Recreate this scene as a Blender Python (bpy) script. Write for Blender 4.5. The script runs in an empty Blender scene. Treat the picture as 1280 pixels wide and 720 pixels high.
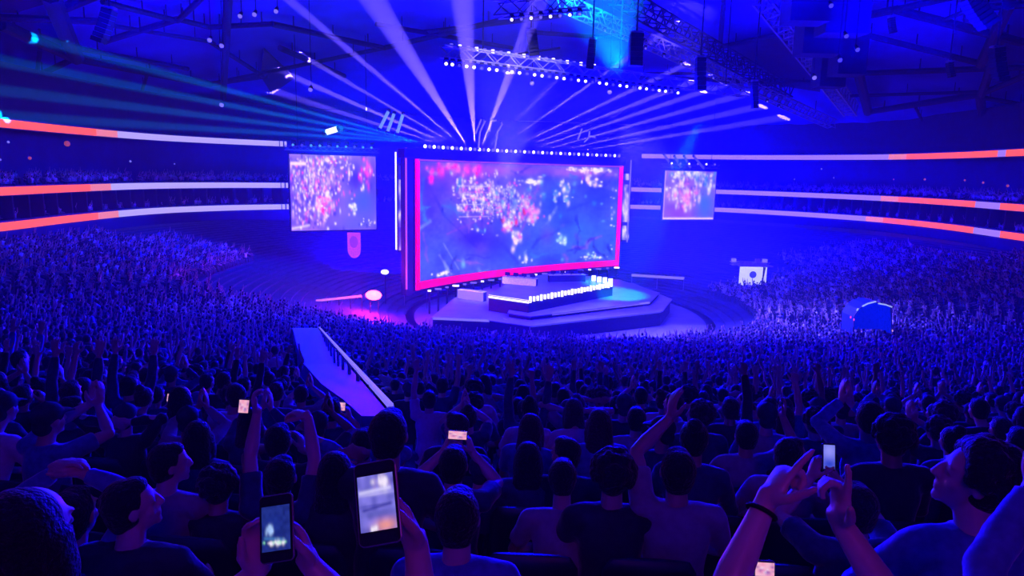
import bpy, bmesh, math, random
import numpy as np
from mathutils import Vector, Matrix, Euler, noise
PI = math.pi
random.seed(7); rng = np.random.default_rng(7)
SC = bpy.context.scene
COL = SC.collection
# ------------------------------------------------------------------ camera
FPX = 850.0
CAM = Vector((0, 0, 15.0))
cd = bpy.data.cameras.new('camera'); cam = bpy.data.objects.new('camera', cd); COL.objects.link(cam)
cd.sensor_width = 36; cd.lens = 36 * FPX / 1280; cd.clip_end = 600; cd.clip_start = .02
RM = Euler((math.radians(90 - 9.7), 0, 0)).to_matrix() @ Matrix.Rotation(math.radians(1.25), 3, 'Z')
cam.matrix_world = Matrix.Translation(CAM) @ RM.to_4x4()
SC.camera = cam
def ray(px, py):
    return RM @ Vector(((px - 640) / FPX, -(py - 360) / FPX, -1))
def P(px, py, Y):                       # the place seen at this spot of the photo, Y metres ahead
    d = ray(px, py); return CAM + d * (Y / d.y)
# ------------------------------------------------------------------ render look
vs = SC.view_settings
vs.view_transform = 'Standard'; vs.look = 'None'; vs.gamma = 1; vs.use_curve_mapping = False; vs.exposure = 0.0
cy = SC.cycles
cy.use_denoising = True
try: cy.denoiser = 'OPENIMAGEDENOISE'
except Exception: pass
cy.max_bounces = 4; cy.diffuse_bounces = 2; cy.glossy_bounces = 2; cy.volume_bounces = 0; cy.transmission_bounces = 2
cy.sample_clamp_indirect = 4; cy.use_light_tree = True
cy.caustics_reflective = False; cy.caustics_refractive = False
# ------------------------------------------------------------------ materials
MATS = {}
def mat(name, col, rough=.6, emit=None, es=0, metal=0, vary=.25, scale=6.0, spec=.4, bump=0):
    if name in MATS: return MATS[name]
    m = bpy.data.materials.new(name); m.use_nodes = True; nt = m.node_tree; b = nt.nodes['Principled BSDF']
    b.inputs['Roughness'].default_value = rough; b.inputs['Metallic'].default_value = metal
    b.inputs['Specular IOR Level'].default_value = spec
    tc = nt.nodes.new('ShaderNodeTexCoord'); nz = nt.nodes.new('ShaderNodeTexNoise'); nz.inputs['Scale'].default_value = scale
    nz.inputs['Detail'].default_value = 3
    nt.links.new(tc.outputs['Object'], nz.inputs['Vector'])
    cr = nt.nodes.new('ShaderNodeValToRGB'); nt.links.new(nz.outputs['Fac'], cr.inputs['Fac'])
    a = [max(0, c * (1 - vary)) for c in col]; z = [min(1, c * (1 + vary)) for c in col]
    cr.color_ramp.elements[0].position = .3; cr.color_ramp.elements[1].position = .7
    cr.color_ramp.elements[0].color = (*a, 1); cr.color_ramp.elements[1].color = (*z, 1)
    nt.links.new(cr.outputs['Color'], b.inputs['Base Color'])
    if bump:
        bp = nt.nodes.new('ShaderNodeBump'); bp.inputs['Strength'].default_value = bump; bp.inputs['Distance'].default_value = .02
        nt.links.new(nz.outputs['Fac'], bp.inputs['Height']); nt.links.new(bp.outputs['Normal'], b.inputs['Normal'])
    if emit:
        b.inputs['Emission Color'].default_value = (*emit, 1); b.inputs['Emission Strength'].default_value = es
    MATS[name] = m; return m
def mat_vcol(name, es, rough=.5):      # a lit display: its picture is stored per vertex
    m = bpy.data.materials.new(name); m.use_nodes = True; nt = m.node_tree; b = nt.nodes['Principled BSDF']
    a = nt.nodes.new('ShaderNodeAttribute'); a.attribute_name = 'picture'
    nt.links.new(a.outputs['Color'], b.inputs['Emission Color']); b.inputs['Emission Strength'].default_value = es
    b.inputs['Base Color'].default_value = (.01, .01, .012, 1); b.inputs['Roughness'].default_value = rough
    MATS[name] = m; return m
M_DARK = mat('black_painted_steel', (.008, .008, .009), .6, spec=.15)
M_STEEL = mat('grey_steel', (.22, .22, .24), .4, metal=.3)
M_CONC = mat('dark_concrete', (.16, .16, .17), .8, scale=.6)
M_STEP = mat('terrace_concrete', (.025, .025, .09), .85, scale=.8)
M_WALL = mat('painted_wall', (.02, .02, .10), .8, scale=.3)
M_BLACKW = mat('black_drape', (.02, .02, .025), .9, scale=1)
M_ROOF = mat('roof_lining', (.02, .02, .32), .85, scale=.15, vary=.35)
# ------------------------------------------------------------------ mesh helpers
class MB:
    def __init__(s): s.v = []; s.f = []; s.mi = []; s.m = []
    def mid(s, m):
        if m not in s.m: s.m.append(m)
        return s.m.index(m)
    def add(s, vs_, fs, m=None):
        o = len(s.v); s.v += [tuple(v) for v in vs_]; k = s.mid(m)
        for f in fs: s.f.append([o + i for i in f]); s.mi.append(k)
    def box(s, c, size, m=None, rot=None):
        c = Vector(c); R = rot if rot is not None else Matrix.Identity(3)
        hx, hy, hz = [q / 2 for q in size]
        vs_ = [c + R @ Vector((x * hx, y * hy, z * hz)) for z in (-1, 1) for y in (-1, 1) for x in (-1, 1)]
        s.add(vs_, [(0, 2, 3, 1), (4, 5, 7, 6), (0, 1, 5, 4), (2, 6, 7, 3), (1, 3, 7, 5), (0, 4, 6, 2)], m)
    def bar(s, a, b, w, h=None, m=None, up=Vector((0, 0, 1))):
        a = Vector(a); b = Vector(b); h = h or w; d = b - a; L = d.length
        if L < 1e-6: return
        y = d / L; x = y.cross(up)
        if x.length < 1e-3: x = y.cross(Vector((1, 0, 0)))
        x.normalize(); z = x.cross(y)
        s.box((a + b) / 2, (w, L, h), m, Matrix((x, y, z)).transposed())
    def tube(s, pts, r, n=8, m=None, cap=True):
        pts = [Vector(p) for p in pts]; rs = r if isinstance(r, (list, tuple)) else [r] * len(pts)
        vs_ = []; fs = []; prev = None
        for i, p in enumerate(pts):
            t = (pts[min(i + 1, len(pts) - 1)] - pts[max(i - 1, 0)]).normalized()
            if prev is None:
                x = t.cross(Vector((0, 0, 1)))
                if x.length < .1: x = t.cross(Vector((1, 0, 0)))
            else: x = prev - t * prev.dot(t)
            x.normalize(); prev = x; y = t.cross(x)
            rr = rs[i]; rx, ry = rr if isinstance(rr, (list, tuple)) else (rr, rr)
            for k in range(n):
                a = 2 * PI * k / n; vs_.append(p + x * (rx * math.cos(a)) + y * (ry * math.sin(a)))
        for i in range(len(pts) - 1):
            for k in range(n):
                k2 = (k + 1) % n; fs.append((i * n + k, i * n + k2, (i + 1) * n + k2, (i + 1) * n + k))
        if cap: fs.append(tuple(range(n))[::-1]); fs.append(tuple((len(pts) - 1) * n + k for k in range(n)))
        s.add(vs_, fs, m)
    def ball(s, c, r, m=None, nu=12, nv=8, rot=None):
        c = Vector(c); rx, ry, rz = r if isinstance(r, (list, tuple)) else (r, r, r); R = rot or Matrix.Identity(3)
        vs_ = [c + R @ Vector((0, 0, -rz))]; fs = []
        for j in range(1, nv):
            t = -PI / 2 + PI * j / nv
            for k in range(nu):
                a = 2 * PI * k / nu; vs_.append(c + R @ Vector((rx * math.cos(t) * math.cos(a), ry * math.cos(t) * math.sin(a), rz * math.sin(t))))
        vs_.append(c + R @ Vector((0, 0, rz))); e = len(vs_) - 1
        for k in range(nu):
            k2 = (k + 1) % nu; fs.append((0, 1 + k2, 1 + k)); fs.append((e, e - nu + k, e - nu + k2))
            for j in range(nv - 2): o = 1 + j * nu; fs.append((o + k, o + k2, o + nu + k2, o + nu + k))
        s.add(vs_, fs, m)
    def prism(s, poly, z0, z1, m=None):
        n = len(poly); vs_ = [(x, y, z0) for x, y in poly] + [(x, y, z1) for x, y in poly]
        fs = [tuple(range(n))[::-1], tuple(range(n, 2 * n))] + [(i, (i + 1) % n, n + (i + 1) % n, n + i) for i in range(n)]
        s.add(vs_, fs, m)
    def truss(s, a, b, w=.5, h=.5, step=.8, t=.05, m=None):
        a = Vector(a); b = Vector(b); d = b - a; L = d.length; y = d / L; x = y.cross(Vector((0, 0, 1))).normalized(); z = x.cross(y)
        n = max(1, int(L / step)); cs = [x * (sx * w / 2) + z * (sz * h / 2) for sx, sz in ((-1, -1), (1, -1), (1, 1), (-1, 1))]
        for c in cs: s.bar(a + c, b + c, t, m=m)
        for i in range(n):
            p = a + d * (i / n); q = a + d * ((i + 1) / n)
            for k in range(4):
                c0, c1 = cs[k], cs[(k + 1) % 4]
                if i % 2: c0, c1 = c1, c0
                s.bar(p + c0, q + c1, t * .7, m=m)
    def build(s, name, m=None, parent=None, loc=None, smooth=False, **props):
        me = bpy.data.meshes.new(name); me.from_pydata(s.v, [], s.f)
        ms = [x for x in s.m if x is not None]
        if ms and None not in s.m:
            for x in s.m: me.materials.append(x)
            me.polygons.foreach_set('material_index', s.mi)
        else: me.materials.append(m)
        if smooth: me.polygons.foreach_set('use_smooth', [True] * len(me.polygons))
        me.update()
        return link(name, me, parent, loc, **props)
def link(name, me, parent=None, loc=None, **props):
    o = bpy.data.objects.new(name, me); COL.objects.link(o)
    if parent: o.parent = parent
    if loc is not None: o.location = loc
    for k, v in props.items(): o[k] = v
    return o
def empty(name, loc, label=None, category=None, group=None):
    o = bpy.data.objects.new(name, None); COL.objects.link(o); o.location = loc; o.empty_display_size = .2
    if label: o['label'] = label
    if category: o['category'] = category
    if group: o['group'] = group
    return o
def tag(o, label, category, group=None):
    o['label'] = label; o['category'] = category
    if group: o['group'] = group
    return o
def rec(o, loc):                       # move a mesh's origin to loc so it sits at the thing's base
    loc = Vector(loc); o.data.transform(Matrix.Translation(-loc)); o.location = loc; return o
# ------------------------------------------------------------------ shape of the arena
SX, SY = 5.0, 72.0
GP = [(-12, 16.4), (0, 13.2), (2.4, 12.5), (8, 11.0), (20, 7.6), (34, 4.7), (52, 1.0), (56, 0), (90, 0)]
def metric(x, y):
    return (abs(x - SX) ** 2.2 + abs(y - SY) ** 2.2) ** (1 / 2.2)
def gz(d):
    for (a, za), (b, zb) in zip(GP, GP[1:]):
        if d <= b: return za + (zb - za) * (d - a) / (b - a)
    return 0
ROW = .9
def cap(y):                            # the side stands end below the lowest balcony
    return 7.3 + 10 * min(1, max(0, (52 - y) / 32))
def zbowl(x, y): return min(gz(72 - metric(x, y)), cap(y))
def zstep(x, y):                       # terraced ground height
    d = 72 - metric(x, y)
    if d > 56: return 0
    return min(gz(math.floor(d / ROW) * ROW + ROW * .5), cap(y))
def onbowl(px, py, h):                 # where the line of sight meets the plane h above the terraces
    Y = 1.5
    while Y < 110:
        p = P(px, py, Y); g = zbowl(p.x, p.y) + h
        if p.z <= g: return p
        Y += .05
    return p
# ------------------------------------------------------------------ wall line in plan
WP = [(-47, -14), (-47, 20), (-47, 45), (-46.6, 61), (-47.2, 73), (-46.5, 86), (-42.6, 95), (-34.8, 103), (-18, 116), (2, 125), (20, 127.5), (36.6, 123.5), (45.6, 116.4), (52.9, 107.4), (56.2, 99.9), (57.5, 89.3), (56.6, 75.5), (56, 50), (56, 20), (56, -14)]
def catmull(p, n=8):
    q = [Vector((*a, 0)) for a in p]; out = []
    for i in range(len(q) - 1):
        a, b, c, d = q[max(i - 1, 0)], q[i], q[i + 1], q[min(i + 2, len(q) - 1)]
        for k in range(n):
            t = k / n
            out.append(.5 * ((2 * b) + (c - a) * t + (2 * a - 5 * b + 4 * c - d) * t * t + (3 * b - a - 3 * c + d) * t ** 3))
    out.append(q[-1]); return out
WC = catmull(WP, 10)
def wnorm(i):
    t = (WC[min(i + 1, len(WC) - 1)] - WC[max(i - 1, 0)]).normalized(); return Vector((-t.y, t.x, 0))   # outward
WN = [wnorm(i) for i in range(len(WC))]
def proj(p):
    q = RM.transposed() @ (Vector(p) - CAM); return (640 + FPX * q.x / -q.z, 360 - FPX * q.y / -q.z)
def extrude(profile, i0, i1, closed=False):
    b = MB(); vs_ = []; n = len(profile)
    for i in range(i0, i1 + 1):
        for o, z in profile: p = WC[i] + WN[i] * o; vs_.append((p.x, p.y, z))
    fs = []
    for i in range(i1 - i0):
        for k in range(n - (0 if closed else 1)):
            k2 = (k + 1) % n; fs.append((i * n + k, (i + 1) * n + k, (i + 1) * n + k2, i * n + k2))
    if closed: fs += [tuple(range(n)), tuple((i1 - i0) * n + k for k in range(n))[::-1]]
    b.add(vs_, fs, None); return b
NW = len(WC) - 1
# floor, terraces
b = MB(); b.prism([(-48, -14), (57, -14), (59, 60), (59, 130), (-50, 130), (-48, 60)], -.5, 0); b.build('floor', mat('arena_floor', (.14, .14, .17), .55, scale=.5), kind='structure')
def wall_dist(th):
    d = Vector((math.cos(th), math.sin(th), 0)); best = 99
    for p, q in zip(WC, WC[1:] + [WC[0]]):
        e = q - p; w = Vector((SX, SY, 0)) - p; den = d.x * e.y - d.y * e.x
        if abs(den) < 1e-9: continue
        t = (e.x * w.y - e.y * w.x) / den; u = (d.x * w.y - d.y * w.x) / den
        if t > 0 and -1e-6 <= u <= 1 + 1e-6: best = min(best, t)
    return best
b = MB(); NT = 200; vs_ = []; fs = []; K0, K1 = int((72 - 84) / ROW), int(56 / ROW)
idx = {}
def bp(it, d, z):
    th = 2 * PI * it / NT; u = (math.cos(th), math.sin(th)); nrm = (abs(u[0]) ** 2.2 + abs(u[1]) ** 2.2) ** (1 / 2.2); r = (72 - d) / nrm
    z = min(z, cap(SY + r * u[1])); key = (it % NT, round(d, 3), round(z, 3))
    if key not in idx: idx[key] = len(vs_); vs_.append((SX + r * u[0], SY + r * u[1], z))
    return idx[key], r
wd = [wall_dist(2 * PI * i / NT) for i in range(NT)]
for it in range(NT):
    lim = max(wd[it], wd[(it + 1) % NT])
    for k in range(K0, K1 + 1):
        d0, d1 = k * ROW, (k + 1) * ROW; z = gz(d0 + ROW * .5); z2 = gz(d1 + ROW * .5) if k < K1 else 0
        i0, r = bp(it, d1, z)
        if r > lim + .5: continue
        q = [bp(it, d0, z)[0], bp(it + 1, d0, z)[0], bp(it + 1, d1, z)[0], i0]
        fs.append(q); fs.append([i0, bp(it + 1, d1, z)[0], bp(it + 1, d1, z2)[0], bp(it, d1, z2)[0]])
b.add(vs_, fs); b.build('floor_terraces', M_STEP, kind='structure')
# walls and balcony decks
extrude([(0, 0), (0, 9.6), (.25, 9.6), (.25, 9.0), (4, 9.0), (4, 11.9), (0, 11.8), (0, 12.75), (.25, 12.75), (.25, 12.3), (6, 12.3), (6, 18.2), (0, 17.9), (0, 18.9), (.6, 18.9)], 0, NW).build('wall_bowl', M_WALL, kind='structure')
extrude([(.6, 18.85), (.6, 24.0)], 0, NW).build('wall_upper', M_BLACKW, kind='structure')
b = MB(); b.box((4.5, -14.3, 12), (112, .6, 24)); b.build('wall_rear', M_BLACKW, kind='structure')
b = MB(); n_ = 0
for i in range(0, NW, 2):              # dividing walls of the suites
    p = WC[i]; q = p + WN[i] * 3.9; b.bar((p.x, p.y, 10.5), (q.x, q.y, 10.5), .2, 2.7)
b.build('trim_1', M_BLACKW, kind='structure')
# roof
def zroof(x, y):
    q = ((x - 5) / 62) ** 2 + ((y - 56) / 84) ** 2
    return 23.4 + 9.5 * (1 - min(1, q)) ** 1.0
b = MB(); nx, ny = 40, 50; vs_ = []; fs = []
for j in range(ny + 1):
    for i in range(nx + 1):
        x = -56 + 122 * i / nx; y = -16 + 150 * j / ny; vs_.append((x, y, zroof(x, y)))
for j in range(ny):
    for i in range(nx): o = j * (nx + 1) + i; fs.append((o, o + nx + 1, o + nx + 2, o + 1))
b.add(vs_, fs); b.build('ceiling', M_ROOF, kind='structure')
# LED ribbons on the balcony fronts
M_ORANGE = mat('orange_led', (.02, .01, .01), emit=(1, .095, .0), es=1.35)
M_SALM = mat('salmon_led', (.02, .01, .01), emit=(.85, .22, .22), es=1.1)
M_LAVL = mat('lavender_led', (.02, .01, .02), emit=(.52, .42, 1), es=1.0)
M_LAVR = mat('violet_led', (.02, .01, .02), emit=(.40, .22, 1), es=1.0)
WPX = [proj((p.x, p.y, 12.4)) if p.y > 12 else (None, None) for p in WC]
def arc_at(px, side):                  # plan point of the wall line seen at this photo column
    best = None
    rngi = range(0, NW // 2) if side < 0 else range(NW // 2, NW)
    if side == 0: rngi = range(int(NW * .4), int(NW * .7))
    for i in rngi:
        if WC[i].y < 15 or WC[i + 1].y < 15: continue
        a, c = proj((WC[i].x, WC[i].y, 12.4))[0], proj((WC[i + 1].x, WC[i + 1].y, 12.4))[0]
        if min(a, c) <= px <= max(a, c): best = i + (px - a) / (c - a)
    return best
def wpt(s, o, z):
    i = min(int(s), NW - 1); t = s - i; p = WC[i].lerp(WC[i + 1], t); n = WN[i].lerp(WN[i + 1], t).normalized(); q = p + n * o
    return Vector((q.x, q.y, z))
def ribbon_piece(s0, s1, z, name, m, parent, h=.75):
    b = MB(); n = max(2, int(abs(s1 - s0) * 2)); vs_ = []; fs = []
    for k in range(n + 1):
        s = s0 + (s1 - s0) * k / n
        for o, dz_ in ((-.16, -h / 2), (-.16, h / 2), (-.03, h / 2), (-.03, -h / 2)): vs_.append(wpt(s, o, z + dz_))
    for k in range(n):
        for e in range(4): e2 = (e + 1) % 4; fs.append((k * 4 + e, k * 4 + 4 + e, k * 4 + 4 + e2, k * 4 + e2))
    fs += [(0, 1, 2, 3), (n * 4 + 3, n * 4 + 2, n * 4 + 1, n * 4)]
    b.add(vs_, fs); return b.build(name, m, parent)
tier = {18.35: 'topmost', 12.25: 'middle', 9.05: 'lowest'}
for z in (18.35, 12.25, 9.05):
    t = empty('led_ribbon', wpt(30, 0, z), f'{tier[z]} curved LED ribbon on the left balcony front, orange turning lavender', 'led ribbon', 'LED ribbons around the balconies')
    sh = {18.35: 138, 12.25: 125, 9.05: 132}[z]
    s_mid = arc_at(sh, -1); s_end = arc_at(350, -1)
    def kid(s0, s1, nm, m):
        o = ribbon_piece(s0, s1, z, nm, m, None); o.parent = t; o.matrix_parent_inverse = Matrix.Translation(-t.location); return o
    s_a = arc_at(sh - 14, -1); s_b = arc_at(sh + 12, -1); kid(s_a, s_b, 'salmon_section', M_SALM)['label'] = 'salmon section'
    o = kid(12, s_a, 'orange_section', M_ORANGE); o['label'] = 'glowing orange section'
    o = kid(s_b, s_end, 'lavender_section', M_LAVL); o['label'] = 'pale lavender section'
    for a, c in ((351.5, 355), (357, 359.5)): kid(arc_at(a, -1), arc_at(c, -1), 'end_module', M_LAVL)
for z in (18.35, 12.25, 9.05):
    t = empty('led_ribbon', wpt(130, 0, z), f'{tier[z]} curved LED ribbon on the right balcony front, violet turning orange', 'led ribbon', 'LED ribbons around the balconies')
    a0 = 800 if z > 18 else 772
    sh, l0, l1 = {18.35: (1128, 1240, 1250), 12.25: (1124, 1221, 1252), 9.05: (1108, 1223, 1257)}[z]
    kid(arc_at(sh - 22, 1), arc_at(sh, 1), 'salmon_section', M_SALM)['label'] = 'salmon section'
    kid(arc_at(a0, 0), arc_at(sh - 22, 1), 'violet_section', M_LAVR)['label'] = 'violet section'
    kid(arc_at(sh, 1), arc_at(l0, 1), 'orange_section', M_ORANGE)['label'] = 'glowing orange section'
    kid(arc_at(l0, 1), arc_at(l1, 1), 'violet_section', M_LAVR)['label'] = 'violet section'
    kid(arc_at(l1, 1), 178, 'orange_section', M_ORANGE)['label'] = 'glowing orange section'
# ------------------------------------------------------------------ displays
def smooth(x, a, c): 
    t = np.clip((x - a) / (c - a), 0, 1); return t * t * (3 - 2 * t)
def vnoise(u, v, f, seed):             # value noise on a grid
    r = np.random.default_rng(seed); n = int(f) + 3; g = r.random((n, n)); x = u * f; y = v * f; i = x.astype(int); j = y.astype(int)
    fx = x - i; fy = y - j; fx = fx * fx * (3 - 2 * fx); fy = fy * fy * (3 - 2 * fy)
    i = np.clip(i, 0, n - 2); j = np.clip(j, 0, n - 2)
    return (g[i, j] * (1 - fx) + g[i + 1, j] * fx) * (1 - fy) + (g[i, j + 1] * (1 - fx) + g[i + 1, j + 1] * fx) * fy
def blobs(img, U, V, specs):
    for cu, cv, ru, rv, col, a in specs:
        w = np.exp(-(((U - cu) / ru) ** 2 + ((V - cv) / rv) ** 2)) * a; w = np.clip(w, 0, 1)[..., None]; img[:] = img * (1 - w) + np.array(col) * w
def lines(img, U, V, specs):
    for u0, v0, u1, v1, wd_, col, a in specs:
        du, dv = u1 - u0, v1 - v0; L = du * du + dv * dv; t = np.clip(((U - u0) * du + (V - v0) * dv) / L, 0, 1)
        d = np.hypot(U - u0 - t * du, (V - v0 - t * dv) * .5); w = np.exp(-(d / wd_) ** 2)[..., None] * a; img[:] = img * (1 - w) + np.array(col) * w
def sparkle(img, U, V, n, cu, cv, su, sv, cols, seed, r0=.004, r1=.012, asp=2.0):
    r = np.random.default_rng(seed)
    for _ in range(n):
        x, y = r.normal(cu, su), r.normal(cv, sv)
        if not (0.01 < x < .99 and 0.01 < y < .99): continue
        c = cols[r.integers(len(cols))]; ru = r.uniform(r0, r1); rv = ru * asp * r.uniform(.6, 2)
        w = (np.exp(-(((U - x) / ru) ** 2 + ((V - y) / rv) ** 2)) * r.uniform(.5, 1))[..., None]; img[:] = img * (1 - w) + np.array(c) * w
def display(name, corners, nu, nv, paint, m, parent, bow=None):
    U, V = np.meshgrid(np.linspace(0, 1, nu), np.linspace(0, 1, nv), indexing='ij'); img = paint(U, V)
    tl, tr, br, bl = corners; vs_ = []
    for i in range(nu):
        for j in range(nv):
            u, v = U[i, j], V[i, j]; a = bow(u, 0) if bow else tl.lerp(tr, u); c = bow(u, 1) if bow else bl.lerp(br, u); vs_.append(a.lerp(c, v))
    fs = [(i * nv + j, i * nv + j + 1, (i + 1) * nv + j + 1, (i + 1) * nv + j) for i in range(nu - 1) for j in range(nv - 1)]
    b = MB(); b.add(vs_, fs); o = b.build(name, m, parent)
    at = o.data.color_attributes.new('picture', 'FLOAT_COLOR', 'POINT'); c = np.ones((nu * nv, 4)); c[:, :3] = np.clip(img.reshape(-1, 3), 0, 4); at.data.foreach_set('color', c.ravel()); return o
WHITE = (.95, .85, 1); PINK = (.9, .12, .45); REDC = (.9, .02, .06); PURP = (.25, .08, .65); DKB = (.01, .02, .35); TEAL = (.03, .25, .75); CREAM = (1, .75, .6)
def paint_main(U, V):
    n1 = vnoise(U, V * .55, 7, 1); n2 = vnoise(U, V * .55, 22, 2); n3 = vnoise(U, V * .55, 70, 3)
    img = np.zeros(U.shape + (3,)); base = np.array((.07, .10, .66)); alt = np.array((.02, .05, .42)); k = (.55 * n1 + .3 * n2 + .15 * n3)[..., None]
    img[:] = alt + (base - alt) * np.clip(k * 2.2 - .4, 0, 1.3)
    blobs(img, U, V, [(.1, .35, .2, .4, (.10, .07, .62), .7), (.05, .8, .18, .2, (.07, .14, .68), .8), (.8, .7, .25, .28, (.035, .17, .74), .85), (.55, .9, .3, .15, (.04, .13, .72), .6),
        (.32, .55, .12, .2, (.14, .05, .55), .7), (.27, .68, .09, .09, (.03, .02, .42), .9), (.22, .2, .14, .2, (.28, .07, .6), .6), (.35, .06, .3, .05, (.5, .08, .62), .7), (.82, .06, .2, .05, (.5, .15, .75), .7),
        (.68, .35, .08, .15, (.01, .09, .58), .9), (.9, .38, .06, .2, (.02, .05, .55), .8), (.62, .12, .05, .08, (.01, .05, .45), .7), (.06, .15, .06, .1, (.2, .03, .45), .6), (.45, .3, .1, .25, (.25, .16, .8), .6), (.05, .4, .03, .25, (.04, .02, .4), .5)])
    lines(img, U, V, [(.1, .8, .16, .98, .006, (.35, .4, .9), .7), (.12, .7, .2, .95, .004, (.25, .3, .85), .6), (.14, .62, .32, .5, .006, (.3, .08, .6), .6), (.05, .2, .12, .45, .008, (.03, .02, .45), .7), (.12, .45, .3, .78, .005, (.03, .02, .4), .7),
        (.42, .75, .5, .95, .01, (.03, .04, .5), .8), (.55, .5, .5, .7, .006, (.3, .05, .5), .6), (.75, .45, .95, .3, .01, (.01, .04, .5), .7), (.0, .55, .05, .5, .01, (.3, .4, .9), .5)])
    r = np.random.default_rng(77)
    for _ in range(46):
        x, y = r.uniform(0, 1, 2); a = r.uniform(0, PI); L = r.uniform(.04, .16); c = [(.01, .01, .32), (.02, .02, .40), (.22, .30, .95), (.30, .12, .70), (.05, .22, .80)][r.integers(5)]
        px_, py_ = x, y
        for k in range(4):
            nx_, ny_ = px_ + math.cos(a) * L / 4, py_ + math.sin(a) * L / 2; lines(img, U, V, [(px_, py_, nx_, ny_, r.uniform(.003, .010), c, .6)]); px_, py_ = nx_, ny_; a += r.uniform(-.7, .7)
    for _ in range(26):
        x, y = r.uniform(0, 1, 2); blobs(img, U, V, [(x, y, r.uniform(.02, .07), r.uniform(.04, .12), [(.01, .01, .34), (.14, .07, .62), (.05, .16, .72), (.03, .05, .45)][r.integers(4)], .55)])
    sparkle(img, U, V, 260, .3, .3, .07, .11, [WHITE, WHITE, PINK, CREAM, (.6, .5, 1), DKB], 5, .0025, .007)
    for k in range(6): lines(img, U, V, [(.19 + .01 * (k % 2), .2 + .055 * k, .36, .21 + .055 * k, .0028, [WHITE, PINK, CREAM][k % 3], .35)])
    sparkle(img, U, V, 300, .44, .38, .07, .12, [WHITE, (.4, .3, .9), PINK, DKB, (.5, .5, 1)], 6, .0025, .007)
    sparkle(img, U, V, 40, .57, .45, .03, .07, [PINK, REDC, WHITE, (.8, .4, .8)], 7, .005, .011)
    sparkle(img, U, V, 18, .46, .57, .02, .03, [REDC, PINK, WHITE], 8, .005, .012)
    sparkle(img, U, V, 14, .495, .72, .012, .04, [CREAM, WHITE, PINK], 9, .005, .010)
    sparkle(img, U, V, 16, .73, .76, .015, .035, [WHITE, (.4, .7, 1)], 10, .004, .009)
    sparkle(img, U, V, 30, .73, .25, .03, .08, [CREAM, WHITE, TEAL], 11, .004, .009); sparkle(img, U, V, 26, .86, .13, .03, .06, [CREAM, REDC, WHITE], 12, .004, .010)
    sparkle(img, U, V, 18, .57, .16, .02, .015, [WHITE], 13, .006, .012, 1); sparkle(img, U, V, 50, .86, .03, .07, .012, [WHITE, CREAM], 14, .004, .009, 1.2); sparkle(img, U, V, 30, .18, .04, .06, .03, [PINK, REDC, (.7, .2, .6)], 15, .006, .014)
    sparkle(img, U, V, 12, .055, .14, .006, .03, [REDC, PINK], 16, .006, .010); sparkle(img, U, V, 60, .7, .3, .2, .25, [TEAL, (.2, .5, .95), (.1, .1, .6)], 17, .004, .012)
    sparkle(img, U, V, 26, .12, .965, .03, .008, [WHITE], 18, .003, .007, 1.2); sparkle(img, U, V, 26, .88, .95, .03, .018, [WHITE, (.5, .8, 1)], 19, .003, .008, 1.2); sparkle(img, U, V, 8, .55, .93, .015, .02, [WHITE], 20, .004, .008)
    sparkle(img, U, V, 14, .98, .5, .008, .25, [WHITE, (.4, .4, 1)], 21, .003, .006)
    img *= (.88 + .24 * n3[..., None]); return img ** 1.1 * 1.25
def paint_left(U, V):
    n1 = vnoise(U, V, 8, 31); n3 = vnoise(U, V, 60, 33); img = np.zeros(U.shape + (3,)); img[:] = np.array((.10, .07, .5)) + np.array((.25, .12, .3)) * n1[..., None]
    blobs(img, U, V, [(.85, .62, .22, .3, (.07, .13, .68), 1), (.7, .9, .25, .15, (.13, .13, .6), .8), (.75, .3, .1, .15, (.05, .02, .42), .9), (.97, .3, .05, .4, (.1, .06, .6), .8)])
    cs = [WHITE, CREAM, PINK, (.6, .35, .9), (.03, .01, .25), (.15, .02, .4), (.8, .5, .8)]
    sparkle(img, U, V, 650, .28, .3, .22, .24, cs, 34, .005, .012, 2.2); sparkle(img, U, V, 90, .25, .8, .16, .12, cs, 35, .006, .016, 2.2)
    sparkle(img, U, V, 34, .36, .62, .05, .08, [REDC, PINK, WHITE], 36, .01, .022, 1.5); sparkle(img, U, V, 40, .88, .2, .05, .14, [REDC, PINK, CREAM, DKB], 37, .008, .018, 2.4); sparkle(img, U, V, 24, .52, .05, .08, .03, [REDC, CREAM], 38, .01, .02, 1)
    sparkle(img, U, V, 22, .72, .7, .03, .04, [WHITE, (.3, .4, .9)], 39, .008, .016, 1.2); sparkle(img, U, V, 20, .9, .92, .05, .03, [WHITE, DKB], 40, .006, .012, 1.2)
    lines(img, U, V, [(.02, .12, .17, .12, .012, CREAM, .9), (.01, .97, .2, .93, .01, WHITE, .5)]); return img ** 1.15 * 1.35
def paint_right(U, V):
    n1 = vnoise(U, V, 8, 41); img = np.zeros(U.shape + (3,)); img[:] = np.array((.14, .05, .55)) + np.array((.2, .08, .3)) * n1[..., None]
    blobs(img, U, V, [(.8, .7, .22, .4, (.04, .16, .72), 1), (.3, .85, .3, .15, (.3, .06, .62), .8)])
    cs = [WHITE, CREAM, PINK, (.7, .3, .8), (.1, .02, .4)]
    sparkle(img, U, V, 130, .35, .42, .17, .18, cs, 44, .012, .03, 1.6); sparkle(img, U, V, 26, .42, .62, .04, .1, [REDC, PINK, WHITE], 45, .012, .03, 1.4)
    sparkle(img, U, V, 90, .5, .08, .3, .05, [WHITE, WHITE, (.03, .01, .3), TEAL], 46, .012, .03, 1.4); sparkle(img, U, V, 60, .78, .2, .12, .1, [TEAL, WHITE, DKB], 47, .012, .03, 1.6)
    lines(img, U, V, [(.01, .98, .99, .985, .012, (1, .7, .8), .9), (.01, .02, .01, .98, .01, (.9, .5, .9), .7)]); return img * 1.1
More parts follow.
